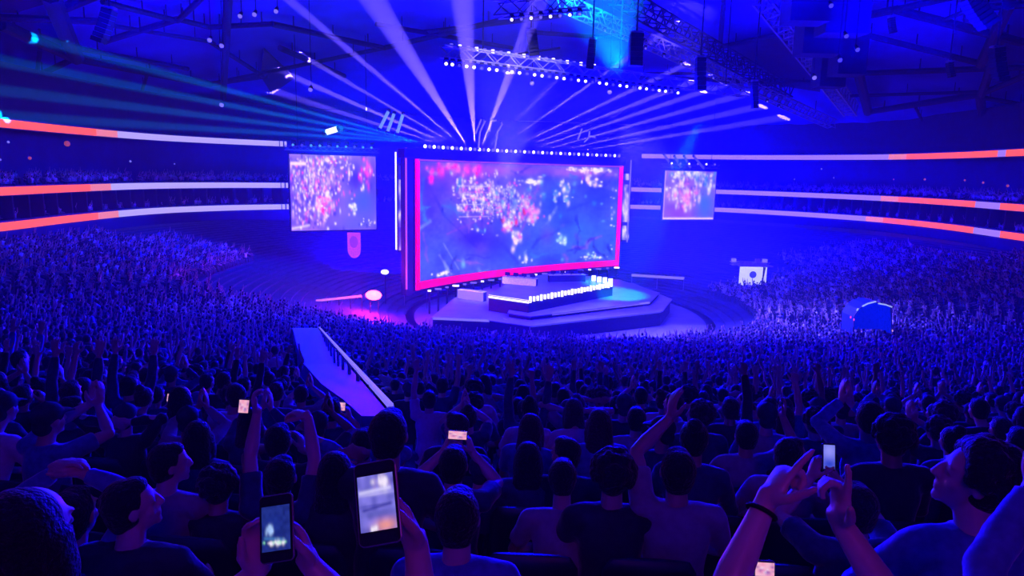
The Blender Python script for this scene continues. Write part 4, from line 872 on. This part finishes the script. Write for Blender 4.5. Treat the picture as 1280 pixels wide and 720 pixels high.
# person with hands joined above the head, left
p = rowpoint(88, 648, 2); g = zstep(p.x, p.y); sc = min(1.1, max(.9, (p.z - g) / 1.21)); rz = facing(p.x, p.y); loc = (p.x, p.y, g); TAKEN.append((p.x, p.y))
tpl = custom(dict(sleeve='long', pitch=.1, L=rc(tuple(local_of(loc, rz, sc, P(70, 590, p.y + .15))), (-1, 0, -.2), (.8, .1, .5), (0, 0, -1), curl=.4), R=rc(tuple(local_of(loc, rz, sc, P(104, 592, p.y + .15))), (1, 0, -.5), (-.8, .1, .5), (0, 0, -1), curl=.4)), 'body')
put_person(tpl, loc, rz, sc, SKIN[0], 'short', MH['black'], MSH['blue'], 'person in blue sleeves joining both hands in a loop above the head, lower left')
profile_person(22, 662, y_for(22, 662, 1.9), -.2, 'blue', 'long-haired person in blue top at the bottom left corner', dict(sleeve='long', fem=True), hair='long')
p = P(1268, 700, 1.3)
# right edge person, arm raised in blue sleeve
k_ = 1; q = rowpoint(1300, 720, k_); g = zstep(q.x, q.y); rz = facing(q.x, q.y); loc = (q.x + .1, q.y, g); TAKEN.append((loc[0], loc[1]))
tpl = custom(dict(sleeve='long', L=rc(tuple(local_of(loc, rz, 1, P(1292, 610, q.y + .28))), (-1, .2, -.6), (.1, .2, 1), (1, .2, 0), curl=.4)), 'body')
put_person(tpl, loc, rz, 1, SKIN[1], 'short', MH['black'], MSH['blue'], 'person cut off by the right edge, raising a bright blue sleeve')
# phones
M_PH = mat('black_phone_shell', (.015, .015, .018), .25, scale=30); M_PHE = mat('phone_metal_edge', (.35, .3, .4), .25, metal=.6)
def paint_ph1(U, V):
    n = vnoise(U, V, 10, 71); img = np.zeros(U.shape + (3,)); img[:] = np.array((.006, .015, .14)) + np.array((.01, .02, .12)) * n[..., None]; blobs(img, U, V, [(.4, .4, .3, .25, (.01, .03, .28), .8)])
    sparkle(img, U, V, 30, .55, .82, .2, .02, [WHITE, (.3, .9, .5)], 72, .03, .05, .8); sparkle(img, U, V, 12, .25, .55, .08, .04, [(.4, .6, 1)], 73, .03, .06, 1); lines(img, U, V, [(.1, .7, .8, .78, .02, (.05, .2, .5), .7)]); return img
def paint_ph2(U, V):
    n = vnoise(U, V, 7, 81); img = np.zeros(U.shape + (3,)); img[:] = np.array((.08, .08, .45)) + np.array((.16, .13, .35)) * n[..., None]; blobs(img, U, V, [(.7, .92, .3, .12, (.9, .32, .22), .9), (.5, .35, .5, .03, (.5, .45, .9), .8), (.4, .55, .4, .02, (.06, .06, .4), .8), (.5, .7, .5, .04, (.12, .12, .5), .7)])
    sparkle(img, U, V, 20, .65, .15, .12, .05, [WHITE, (.3, .2, .6)], 82, .04, .07, 1); lines(img, U, V, [(.05, .3, .9, .27, .02, (.7, .65, 1), .8), (.1, .62, .9, .55, .015, (.03, .03, .3), .8), (.3, .97, .45, .95, .03, WHITE, .9)]); return img
def paint_ph3(U, V):
    img = np.zeros(U.shape + (3,)); img[:] = (.12, .14, .75); blobs(img, U, V, [(.5, .25, .6, .3, (.3, .3, .95), .9), (.5, .8, .6, .2, (.02, .05, .6), .9)]); return img
def paint_ph4(U, V):
    img = np.zeros(U.shape + (3,)); img[:] = (.9, .45, .6); sparkle(img, U, V, 24, .5, .5, .25, .25, [WHITE, (.3, .05, .4), (.9, .3, .5)], 91, .07, .14, .8); return img
def phone(c, w_, h_, x, up, paint, label, nu=24, nv=40, margin=(.06, .16), es=1.0):
    """c centre, x = right edge direction, up = upward; the screen looks back to the camera side"""
    x = Vector(x).normalized(); up = Vector(up); up = (up - x * up.dot(x)).normalized(); n = x.cross(up) ; R = Matrix((x, up, n)).transposed()
    if n.dot(CAM - c) < 0: n = -n
    t = empty('phone', c, label, 'phone'); b = MB(); pts = []
    for k in range(20):
        a = 2 * PI * k / 20; sx, sy = math.cos(a), math.sin(a); r = w_ * .13; pts.append(x * (math.copysign(w_ / 2 - r, sx) + r * sx) + up * (math.copysign(h_ / 2 - r, sy) + r * sy))
    m_ = len(pts); b.add([p - n * .006 for p in pts] + [p + n * .004 for p in pts], [tuple(range(m_))[::-1], tuple(range(m_, 2 * m_))] + [(i, (i + 1) % m_, m_ + (i + 1) % m_, m_ + i) for i in range(m_)]); b.build('shell', M_PH, t)
    b = MB(); b.tube([p * 1.0 - n * .001 for p in pts + [pts[0]]], .0028, 6, cap=False); b.build('metal_edge', M_PHE, t)
    a = w_ * (1 - 2 * margin[0]) / 2; e = h_ * (1 - 2 * margin[1]) / 2; o = n * .0055
    display('display', [-x * a + up * e + o, x * a + up * e + o, x * a - up * e + o, -x * a - up * e + o], nu, nv, paint, MSL, t)
    b = MB(); q = x * (w_ * .32) + up * (h_ * .40) - n * .008; b.tube([q, q - n * .004], .006, 10); b.build('camera_lens', M_DARK, t); return t
# phone two (larger)
def holder(head, px_off, arms, label, skin=0, shirt='dark', sleeve='short', hair='short', sc=1.0, rz=0.0, pose=None):
    loc = Vector(head); d = dict(pose or {}); d['sleeve'] = sleeve
    for key, (w_, pole, f, n, kw) in arms.items(): d[key] = rc(tuple(local_of(loc, rz, sc, w_)), pole, f, n, **kw)
    TAKEN.append((loc.x, loc.y)); global LASTPOSE; LASTPOSE = d; return put_person(custom(d, 'body'), loc, rz, sc, SKIN[skin], hair, MH['black'], MSH[shirt], label)
Y2 = 1.22; c2 = P(472, 628, Y2); vx = (P(500, 622, Y2) - P(446, 634, Y2)); vu = P(458, 592, Y2 + .03) - P(482, 668, Y2 - .03)
phone(c2, .080, .152, P(499, 622, Y2) - P(447, 631, Y2), vu, paint_ph2, 'larger black phone held up filming, warm glow at the lower corner of its screen')
Y1 = 1.42; c1 = P(346, 660, Y1); phone(c1, .074, .142, P(371, 655, Y1) - P(323, 662, Y1), P(334, 622, Y1 + .03) - P(356, 692, Y1 - .03), paint_ph1, 'smaller black phone held in two hands showing a dim blue picture')
z0 = zstep(.3, .45)
holder((-.12, 1.1, 12.87), 0, {'R': (P(521, 684, Y2 + .09), (.2, -.2, -1), P(494, 628, Y2 + .10) - P(521, 684, Y2 + .09), (-.75, -.65, 0), dict(curl=.35, thumb=.25)), 'L': (V(-.3, 1.4, 13.55), (-1, 0, -1), (.2, 1, 0), (0, 0, -1), {})}, 'person mostly below the frame whose right hand holds the larger phone', skin=0)
z1 = zstep(-.62, .75)
holder((-.52, 1.2, 12.76), 0, {'R': (P(388, 706, Y1 + .09), (1, -.2, -.8), P(368, 650, Y1 + .10) - P(388, 706, Y1 + .09), (-.8, -.6, 0), dict(curl=.4, thumb=.2)), 'L': (P(324, 712, Y1 + .09), (-1, -.2, -.8), P(320, 660, Y1 + .10) - P(324, 712, Y1 + .09), (.8, -.6, 0), dict(curl=.4, thumb=.2))}, 'person mostly below the frame whose two hands hold the smaller phone', skin=0)
# framing hands
Y3 = 1.5; z3 = zstep(.95, 1.3)
loc3 = Vector((.64, 1.18, 12.83))
holder(loc3, 0, {'L': (P(957, 628, Y3), (-1, -.1, -.7), P(990, 575, Y3 + .02) - P(957, 628, Y3), P(1020, 620, Y3) - P(960, 600, Y3), dict(point=True, thumb=.9)), 'R': (P(1050, 652, Y3), (1, -.1, -.9), P(1052, 590, Y3) - P(1050, 652, Y3), P(1000, 640, Y3) - P(1050, 640, Y3), dict(point=True, thumb=.9, sleeve='short'))}, 'person whose two purple-lit hands make a picture frame towards the stage, lower right', skin=0, shirt='blue')
w_ = loc3 + LASTPOSE['_L'][0]; ax = (LASTPOSE['_L'][0] - LASTPOSE['_EL']).normalized() * -1; b = MB(); R = []
for k in range(17): a = 2 * PI * k / 16; xx = ax.cross(V(0, 0, 1)).normalized(); yy = ax.cross(xx); R.append(w_ + ax * .025 + xx * (.033 * math.cos(a)) + yy * (.033 * math.sin(a)))
b.tube(R, .0055, 8, cap=False); tag(rec(b.build('wristband', M_DARK), w_), 'dark band round the left wrist of the framing hands', 'wristband')
# small lit phones in the crowd
for px, py, Y, wd_, hd, pt, lab in ((1036, 571, 3.2, .062, .13, paint_ph3, 'upright blue-lit phone held up beyond the framing hands'), (955, 711, 1.5, .05, .035, paint_ph4, 'small bright pinkish phone at the bottom edge below the framing hands'), (305, 508, 4.6, .075, .10, paint_ph4, 'sparkling pinkish phone glowing among the raised arms on the left'),
        (425, 508, 6.3, .11, .085, paint_ph4, 'small pinkish phone screen held level at the foot of the blue aisle'), (572, 544, 4.1, .125, .055, paint_ph4, 'wide low pink phone screen glowing in the centre crowd'), (212, 497, 8, .06, .10, paint_ph4, 'small pink-lit phone farthest left in the crowd')):
    phone(P(px, py, Y), wd_, hd, (1, 0, -.04), (0, .3, 1), pt, lab, 12, 16, (.04, .05))
    if py > 700 or px == 305: continue
    q = P(px, py, Y); kk = max(0, int((72 - metric(q.x, q.y)) / ROW)); g = zstep(q.x, q.y); rz = facing(q.x, q.y); y_ = q.y - .32; g = zstep(q.x, y_); hh_ = q.z - g
    if hh_ > 1.75: continue
    TAKEN.append((q.x, y_)); loc = Vector((q.x, y_, g)); wr = [q + V(s * (wd_ / 2 + .03), .04, -.13) for s in (-1, 1)]
    put_person(custom(dict(L=rc(tuple(local_of(loc, rz, 1, wr[0])), (-1, 0, -.8), (.35, .15, 1), (1, .2, 0), curl=.5), R=rc(tuple(local_of(loc, rz, 1, wr[1])), (1, 0, -.8), (-.35, .15, 1), (-1, .2, 0), curl=.5)), 'body'), loc, rz, 1, SKIN[0], 'short', MH['black'], MSH['dark'], 'short-haired person in navy top holding the ' + lab.split(' phone')[0].split(',')[0] + ' phone')
# ---- seated spectators one by one
def inview(p, m=60):
    q = RM.transposed() @ (Vector(p) - CAM)
    if -q.z < .5: return False
    x, y = 640 + FPX * q.x / -q.z, 360 - FPX * q.y / -q.z
    return -m < x < 1280 + m and 60 < y < 720 + m
def inpoly(x, y, poly):
    c = False; j = len(poly) - 1
    for i in range(len(poly)):
        (xi, yi), (xj, yj) = poly[i], poly[j]
        if (yi > y) != (yj > y) and x < (xj - xi) * (y - yi) / (yj - yi) + xi: c = not c
        j = i
    return c
BOOTH = onbowl(945, 358, .2); CANO = onbowl(1092, 424, .9)
def rowseats(k):
    out = []; r = 72 - (k + .5) * ROW; th0 = -PI / 2; n = int(2 * PI * r / .54); 
    for j in range(-n // 2, n // 2):
        th = th0 + j * .54 / r; u = (math.cos(th), math.sin(th)); nn = (abs(u[0]) ** 2.2 + abs(u[1]) ** 2.2) ** (1 / 2.2); x, y = SX + r / nn * u[0], SY + r / nn * u[1]
        if r > 45 and y > SY: continue
        out.append((x, y))
    return out
def blocked(x, y):
    if inpoly(x, y, AIS): return True
    for dx, dy in ((0, .5), (0, -.45), (.4, 0), (-.4, 0), (.3, .4), (-.3, .4)):
        if inpoly(x + dx, y + dy, AIS): return True
    if abs(x - BOOTH.x) < 2.2 and -1.2 < y - BOOTH.y < 3: return True
    if abs(x - CANO.x) < 1.0 and -.6 < y - CANO.y < 2.2: return True
    if x < -44.5 or x > 53.5: return True
    return False
rp = random.Random(11); NP = 0; LIM = 300 - len([o for o in COL.objects if o.name.startswith('person')])
kinds = [('hands resting on the lap', .34), ('leaning forward', .12), ('head turned left', .07), ('head turned right', .07), ('both arms raised high', .07), ('left arm raised', .06), ('right arm raised', .06), ('clapping hands before the face', .1), ('hands clasped behind the head', .04), ('hands cupped round the mouth', .04)]
def pick(r):
    t = r.random() * sum(w for _, w in kinds)
    for k, w in kinds:
        t -= w
        if t <= 0: return k
    return kinds[0][0]
HN = {'short': 'short-haired', 'long': 'long-haired', 'bun': 'bun-haired', 'ponytail': 'ponytailed', 'curly': 'curly-haired', 'cap': 'cap-wearing'}
ORD = ['', 'first', 'second', 'third', 'fourth', 'fifth', 'sixth', 'seventh', 'eighth', 'ninth', 'tenth', 'eleventh', 'twelfth', 'thirteenth', 'fourteenth', 'fifteenth', 'sixteenth', 'seventeenth', 'eighteenth', 'nineteenth', 'twentieth'] 
def ordn(n): return ORD[n] if n <= 20 else ('twenty-' + ORD[n - 20] if n < 30 else 'thirtieth' if n == 30 else 'thirty-' + ORD[n - 30] if n < 40 else 'far')
def ptxt(p): return {'hands resting on the lap': 'sitting', 'leaning forward': 'leaning forward', 'head turned left': 'turned left', 'head turned right': 'turned right', 'both arms raised high': 'arms up', 'left arm raised': 'left arm up', 'right arm raised': 'right arm up', 'clapping hands before the face': 'clapping', 'hands clasped behind the head': 'hands behind head', 'hands cupped round the mouth': 'shouting'}[p]
SEATS = []; KLAST = 2
k = 2
while NP < LIM and k < 60:
    row = [(x, y) for x, y in rowseats(k) if inview((x, y, zstep(x, y) + 1.2), 40 if k > 3 else 10)]
    row.sort(key=lambda q: proj((q[0], q[1], zstep(q[0], q[1]) + 1.2))[0]); cnt = 0
    for x, y in row:
        SEATS.append((k, x, y))
        if blocked(x, y): continue
        if any(abs(x - a) < .46 and abs(y - c) < .5 for a, c in TAKEN): continue
        pxx = proj((x, y, zstep(x, y) + 1.2))[0]
        if k == 2: continue
        if k == 3 and (rp.random() < .5 or 480 < pxx < 900 or pxx > 940): continue
        if rp.random() < .06: continue
        if NP >= LIM: break
        pose = pick(rp)
        if k < 6 and 'raised' in pose: pose = 'leaning forward'
        fem = rp.random() < .3; hair = rp.choice(['long', 'ponytail', 'bun', 'long']) if fem else rp.choice(['short', 'short', 'short', 'curly', 'cap'])
        sl = 'long' if rp.random() < .35 else 'short'; shc = rp.choices(SH, [6, 4, 2, 1.2, 2])[0]; tpl = make_template(pose, fem, sl, .0105)
        cnt += 1; sc = rp.uniform(.94, 1.06); jx, jy = rp.uniform(-.05, .05), rp.uniform(-.05, .04)
        hcol = MH['capcloth'] if hair == 'cap' else MH[rp.choice(['black', 'black', 'brown'])]
        put_person(tpl, (x + jx, y + jy, zstep(x, y)), facing(x, y) + rp.uniform(-.25, .25), sc, SKIN[rp.choices([0, 1, 2], [5, 3, 1])[0]], hair, hcol, MSH[shc],
                   f'{HN[hair]} spectator in {dict(dark="navy").get(shc, shc)} top {ptxt(pose)}, {ordn(cnt)} from left in {ordn(k - 2)} crowd row', 'nearer seated spectators')
        NP += 1
    KLAST = k; k += 1
LASTX = x; LASTK = KLAST
# seats of the nearest rows
M_SEAT = mat('black_seat_plastic', (.018, .018, .022), .45, scale=12, bump=.1)
def seat_proto():
    t = empty('arena_seat', (0, 0, 0)); b = MB(); tubex(b, [(0, -.28, .40), (0, -.30, .6), (0, -.35, .90), (0, -.36, .96)], [(.225, .03), (.235, .028), (.215, .024), (.18, .015)], (1, 0, 0), 16); b.build('backrest', M_SEAT, t, smooth=True)
    b = MB(); tubex(b, [(0, -.27, .42), (0, 0, .425), (0, .14, .41)], [(.21, .035), (.22, .03), (.19, .02)], (1, 0, 0), 16); b.build('seat', M_SEAT, t, smooth=True)
    for s in (-1, 1):
        b = MB(); b.bar((s * .2, -.2, .0), (s * .2, -.2, .42), .04, .05); b.build('leg', M_DARK, t)
        b = MB(); b.tube([(s * .25, -.33, .6), (s * .25, -.3, .64), (s * .25, .0, .64)], .018, 6); b.build('armrest', M_DARK, t)
    return t
sp = seat_proto(); kids = [c for c in COL.objects if c.parent == sp]; used = False; cnts = {}
for k, x, y in SEATS:
    if k > 6 or blocked(x, y): continue
    if not inview((x, y, zstep(x, y) + .8), 5): continue
    if k == 2 and 0: continue
    cnts[k] = cnts.get(k, 0) + 1
    if not used: r = sp; used = True
    else:
        r = sp.copy(); COL.objects.link(r)
        for c in kids: c2_ = c.copy(); COL.objects.link(c2_); c2_.parent = r
    r.location = (x, y, zstep(x, y)); r.rotation_euler.z = facing(x, y) ; tag(r, f'black folding arena seat, {ordn(cnts[k])} from left in {ordn(k - 1)} row of seats', 'seat', 'black arena seats in the nearest rows')
# ---- everybody farther down: one crowd
def lowpoly(pose, seed):
    r = random.Random(seed); parts = []      # (verts, faces, colour key)
    def cap_(mb, key): parts.append((np.array([tuple(v) for v in mb.v]), mb.f, key))
    b = MB(); tubex(b, [(0, 0, .42), (0, .0, .72), (0, .02, .95), (0, .02, 1.04)], [(.17, .13), (.15, .11), (.19, .11), (.07, .06)], (1, 0, 0), 7); cap_(b, 'shirt')
    b = MB(); b.ball((0, .05, 1.17), (.07, .08, .10), nu=7, nv=5); cap_(b, 'skin'); b = MB(); b.ball((0, .02, 1.205), (.086, .095, .095), nu=7, nv=5); cap_(b, 'hair')
    b = MB(); tubex(b, [(0, 0, .48), (0, .42, .5)], [(.2, .09), (.17, .08)], (1, 0, 0), 6); tubex(b, [(0, .42, .5), (0, .42, .05)], [(.16, .08), (.14, .05)], (1, 0, 0), 6); cap_(b, 'legs')
    up = {'rest': (0, 0), 'both': (1, 1), 'left': (1, 0), 'right': (0, 1), 'clap': (2, 2)}[pose]
    for s, u in ((-1, up[0]), (1, up[1])):
        S = V(s * .19, .02, .98)
        if u == 1: E = V(s * .30, .08, 1.2 + r.uniform(-.05, .05)); W = V(s * .2, .16, 1.46 + r.uniform(-.05, .05)); Hh = W + V(0, .02, .14)
        elif u == 2: E = V(s * .26, .15, .85); W = V(s * .06, .34, 1.08); Hh = W + V(0, .02, .14)
        else: E = V(s * .26, .04, .73); W = V(s * .12, .27, .64); Hh = W + V(0, .13, -.03)
        b = MB(); b.tube([S, S.lerp(E, .6)], [.062, .052], 5); cap_(b, 'shirt'); b = MB(); b.tube([S.lerp(E, .55), E, W, Hh], [.045, .042, .028, .03], 5); cap_(b, 'skin')
    vs_ = []; fs = []; keys = []; o = 0
    for v, f, key in parts:
        vs_.append(v); fs += [[o + i for i in q] for q in f]; keys += [key] * len(v); o += len(v)
    tri = []
    for q in fs:
        for i in range(1, len(q) - 1): tri.append((q[0], q[i], q[i + 1]))
    return np.vstack(vs_), np.array(tri), np.array(keys)
LP = [lowpoly(p, i) for i, p in enumerate(['rest', 'rest', 'rest', 'clap', 'both', 'left', 'right', 'both'])]
AV = []; AF = []; AC = []; off = 0; rs = np.random.default_rng(5); NC = 0
for k in range(LASTK, 61):
    for x, y in rowseats(k):
        if y > (81 if x < 35 else 90) or blocked(x, y): continue
        if x < 2 and y > (78 if x < -30 else 53 + .35 * max(0, -x - 10)) : continue
        g = zstep(x, y)
        if not inview((x, y, g + 1.2), 30): continue
        if k == LASTK and NP >= LIM and proj((x, y, g + 1.2))[0] <= proj((LASTX, y, g + 1.2))[0] + 15 and x <= LASTX + .1: continue
        if y > 50 and metric(x, y) < 20: continue
        if rs.random() < .05: continue
        v, f, keys = LP[rs.choice(len(LP), p=[.2, .16, .16, .14, .14, .07, .07, .06])]
        a = facing(x, y) + rs.uniform(-.4, .4); s = rs.uniform(.92, 1.1); c_, s_ = math.cos(a) * s, math.sin(a) * s
        jx, jy = rs.uniform(-.1, .1, 2); hz = s * (1 + rs.uniform(-.05, .08)); st = .28 if rs.random() < .08 else 0
        w = np.column_stack((v[:, 0] * c_ - v[:, 1] * s_ + x + jx, v[:, 0] * s_ + v[:, 1] * c_ + y + jy, v[:, 2] * hz + g + st)); AV.append(w); AF.append(f + off); off += len(v)
        shc = [(.02, .02, .03), (.04, .04, .09), (.25, .25, .28), (.65, .65, .68), (.1, .12, .5), (.8, .8, .82)][rs.choice(6, p=[.42, .22, .10, .08, .10, .08])]
        sk = [(.6, .42, .36), (.45, .3, .24), (.25, .15, .1)][rs.choice(3, p=[.5, .35, .15])]; cm = {'shirt': shc, 'skin': sk, 'hair': (.015, .013, .014), 'legs': (.03, .03, .05)}
        col = np.ones((len(v), 4)); 
        for kk, cc in cm.items(): col[keys == kk, :3] = cc
        AC.append(col); NC += 1
for i in range(8, NW - 8):             # spectators on the two balcony decks
    for o_, zz in ((1.2, 12.32), (2.3, 12.5), (3.4, 12.7), (1.2, 9.02), (2.2, 9.1)):
        for f_ in (0, .25, .5, .75):
            if rs.random() < .55: continue
            q = wpt(i + f_ + rs.uniform(0, .15), o_, zz)
            if not inview(q, 10): continue
            v, f, keys = LP[rs.choice(len(LP))]; a = facing(q.x, q.y); s = rs.uniform(.92, 1.08); c_, s_ = math.cos(a) * s, math.sin(a) * s
            w = np.column_stack((v[:, 0] * c_ - v[:, 1] * s_ + q.x, v[:, 0] * s_ + v[:, 1] * c_ + q.y, v[:, 2] * s + zz)); AV.append(w); AF.append(f + off); off += len(v)
            col = np.ones((len(v), 4)); shc = [(.05, .05, .06), (.3, .3, .3), (.6, .5, .5)][rs.choice(3)]
            for kk, cc in {'shirt': shc, 'skin': (.5, .35, .28), 'hair': (.02, .02, .02), 'legs': (.03, .03, .05)}.items(): col[keys == kk, :3] = cc
            AC.append(col)
AV = np.vstack(AV); AF = np.vstack(AF); AC = np.vstack(AC); print('crowd', NC, len(AV), 'near', NP, 'lastk', LASTK)
me = bpy.data.meshes.new('crowd'); me.vertices.add(len(AV)); me.vertices.foreach_set('co', AV.ravel()); me.loops.add(AF.size); me.loops.foreach_set('vertex_index', AF.ravel().astype(np.int32))
me.polygons.add(len(AF)); me.polygons.foreach_set('loop_start', np.arange(0, AF.size, 3, dtype=np.int32)); me.polygons.foreach_set('loop_total', np.full(len(AF), 3, dtype=np.int32)); me.polygons.foreach_set('use_smooth', np.ones(len(AF), dtype=bool)); me.update(calc_edges=True)
at = me.color_attributes.new('tint', 'FLOAT_COLOR', 'POINT'); at.data.foreach_set('color', AC.ravel())
m = bpy.data.materials.new('crowd_cloth_and_skin'); m.use_nodes = True; nt = m.node_tree; bs = nt.nodes['Principled BSDF']; a_ = nt.nodes.new('ShaderNodeAttribute'); a_.attribute_name = 'tint'; nt.links.new(a_.outputs['Color'], bs.inputs['Base Color']); bs.inputs['Roughness'].default_value = .75
me.materials.append(m); link('crowd', me, kind='stuff', label='densely packed seated crowd filling the lower bowl down to the stage', category='crowd')
# ------------------------------------------------------------------ haze and lamps
w = bpy.data.worlds.new('world'); SC.world = w; w.use_nodes = True; nt = w.node_tree
for n in list(nt.nodes): nt.nodes.remove(n)
wo = nt.nodes.new('ShaderNodeOutputWorld'); bg = nt.nodes.new('ShaderNodeBackground'); bg.inputs['Color'].default_value = (.0, .0, .02, 1); bg.inputs['Strength'].default_value = .2
nt.links.new(bg.outputs[0], wo.inputs['Surface'])
vsn = nt.nodes.new('ShaderNodeVolumeScatter'); vsn.inputs['Color'].default_value = (.6, .6, .95, 1); vsn.inputs['Density'].default_value = HAZE; vsn.inputs['Anisotropy'].default_value = 0.0
nt.links.new(vsn.outputs[0], wo.inputs['Volume'])
def lamp(name, kind, loc, power, col, target=None, size=.3, angle=30, blend=.3, sy=None, spread=180):
    ld = bpy.data.lights.new(name, kind); ld.energy = power; ld.color = col
    if kind == 'SPOT': ld.spot_size = math.radians(angle); ld.spot_blend = blend; ld.shadow_soft_size = size
    elif kind == 'AREA': ld.shape = 'RECTANGLE'; ld.size = size; ld.size_y = sy or size; ld.spread = math.radians(spread)
    else: ld.shadow_soft_size = size
    o = bpy.data.objects.new(name, ld); COL.objects.link(o); o.location = loc
    if target is not None: o.rotation_euler = (Vector(target) - Vector(loc)).to_track_quat('-Z', 'Y').to_euler()
    return o
BLUE = (.03, .012, 1)
# beam lamps on the top edge of the main screen: (photo column of lamp, photo point the beam passes, its depth, power)
BM = [(582, 467, 0, 34, 1.3), (593, 578, 0, 36, 1.3), (601, 640, 85, 52, 1.3), (610, 700, 92, 56, 1.3), (623, 745, 100, 80, 1.2), (638, 800, 108, 92, 1.2), (650, 830, 116, 95, 1.1),
      (664, 850, 124, 98, 1.0), (680, 850, 140, 98, .9), (698, 850, 155, 100, .8), (720, 850, 168, 100, .7), (576, 415, 45, 60, 1.1), (568, 430, 100, 84, 1.0), (560, 440, 128, 86, .9), (554, 400, 110, 86, .6), (546, 440, 145, 86, .6)]
for px, tx, ty, td, k in BM:
    u = (px - 525) / 246; o = bowp(u, ZS1 + 1.95, 0.0); t = P(tx, ty, td)
    lamp('beam_lamp', 'SPOT', o, BEAM * k, (.22, .13, 1), t, .03, 1.7, .25)
for tx, ty, k in ((330, 125, 1), (320, 138, 1), (300, 150, .9), (290, 163, .8)):
    o = P(526, 178, 70); lamp('beam_lamp', 'SPOT', o, BEAM * .4 * k, (.0, .3, 1), P(tx, ty, 67), .04, 2.2, .8)
# wash
PB = (.0, .0, 1)
lamp('wash_lamp', 'AREA', (5, 71, 21), 90000, PB, (4, 38, 3), 30, sy=3, spread=96)
lamp('wash_lamp', 'AREA', (5, 84, 20), 170000, PB, (5, 125, 8), 34, sy=3, spread=105)
lamp('wash_lamp', 'AREA', (-18, 84, 4), 22000, PB, (-24, 110, 10), 8, sy=3, spread=120)
lamp('wash_lamp', 'AREA', (26, 88, 4), 36000, PB, (34, 116, 10), 8, sy=3, spread=120)
lamp('wash_lamp', 'AREA', (5, 66, 13), 32000, PB, (5, 62, 30), 26, sy=16, spread=140)
lamp('wash_lamp', 'AREA', (5, 60, 22), 30000, (.04, .02, 1), (5, 66, 0), 16, sy=3, spread=120)
lamp('wash_lamp', 'AREA', (-8, 72, 19), 22000, PB, (-30, 72, 4), 6, sy=2, spread=110)
lamp('wash_lamp', 'AREA', (22, 80, 19), 26000, PB, (40, 90, 5), 6, sy=2, spread=110)
lamp('aisle_spot', 'SPOT', (-4, 48, 20), 90000, (.0, .0, 1), onbowl(432, 455, .8), .3, 18, .4)
lamp('crowd_spot', 'SPOT', (10, 66, 20), 160000, (.14, .10, 1), (19, 56, 1), .5, 70, .8)
lamp('crowd_spot', 'SPOT', (-6, 66, 20), 60000, (.06, .04, 1), (-14, 50, 3), .5, 50, .8)
for px, y, e in ((150, 60, 10000), (60, 60, 2500), (250, 90, 7000), (1150, 60, 20000), (930, 20, 20000)):
    q = onroof(px, y, 8); lamp('roof_uplight', 'AREA', q, e, PB, q + Vector((0, 2, 10)), 8, sy=8, spread=150)
q = onroof(745, 62, 7); lamp('roof_uplight', 'SPOT', q - Vector((0, 14, 4)), 600000, (.0, .3, 1), q + Vector((0, 1, 7)), .4, 34, .4)
q = onroof(845, 90, 6); lamp('roof_uplight', 'SPOT', q - Vector((0, 12, 4)), 160000, (.10, .06, 1), q + Vector((0, 1, 7)), .4, 30, .5)
q = P(640, 76, 54); lamp('truss_fill', 'SPOT', q + Vector((0, -14, -9)), 60000, (.6, .5, 1), q, .2, 30, .5)  # unseen fill added in mid-air to brighten the truss lattice
lamp('hand_fill', 'AREA', (.4, -1.5, 16.4), 19, (.5, .03, .9), (0, 1.6, 14), .8, sy=.8)  # unseen purple fill added close behind the camera to light the near hands
lamp('stage_spot', 'SPOT', (16, 60, 20), 200000, (.0, .5, 1), onz(765, 369, 1.7), .3, 20, .5)
lamp('stage_spot', 'SPOT', (-2, 56, 20), 60000, (.35, .3, 1), onz(600, 376, 1), .3, 16, .5)
lamp('red_flood', 'POINT', REDP + Vector((0, -.9, .3)), 6000, (1, .02, .5), size=.4)
q = P(430, 168, 78); lamp('cyan_flood', 'POINT', q, 3000, (.0, .4, 1), size=.3)
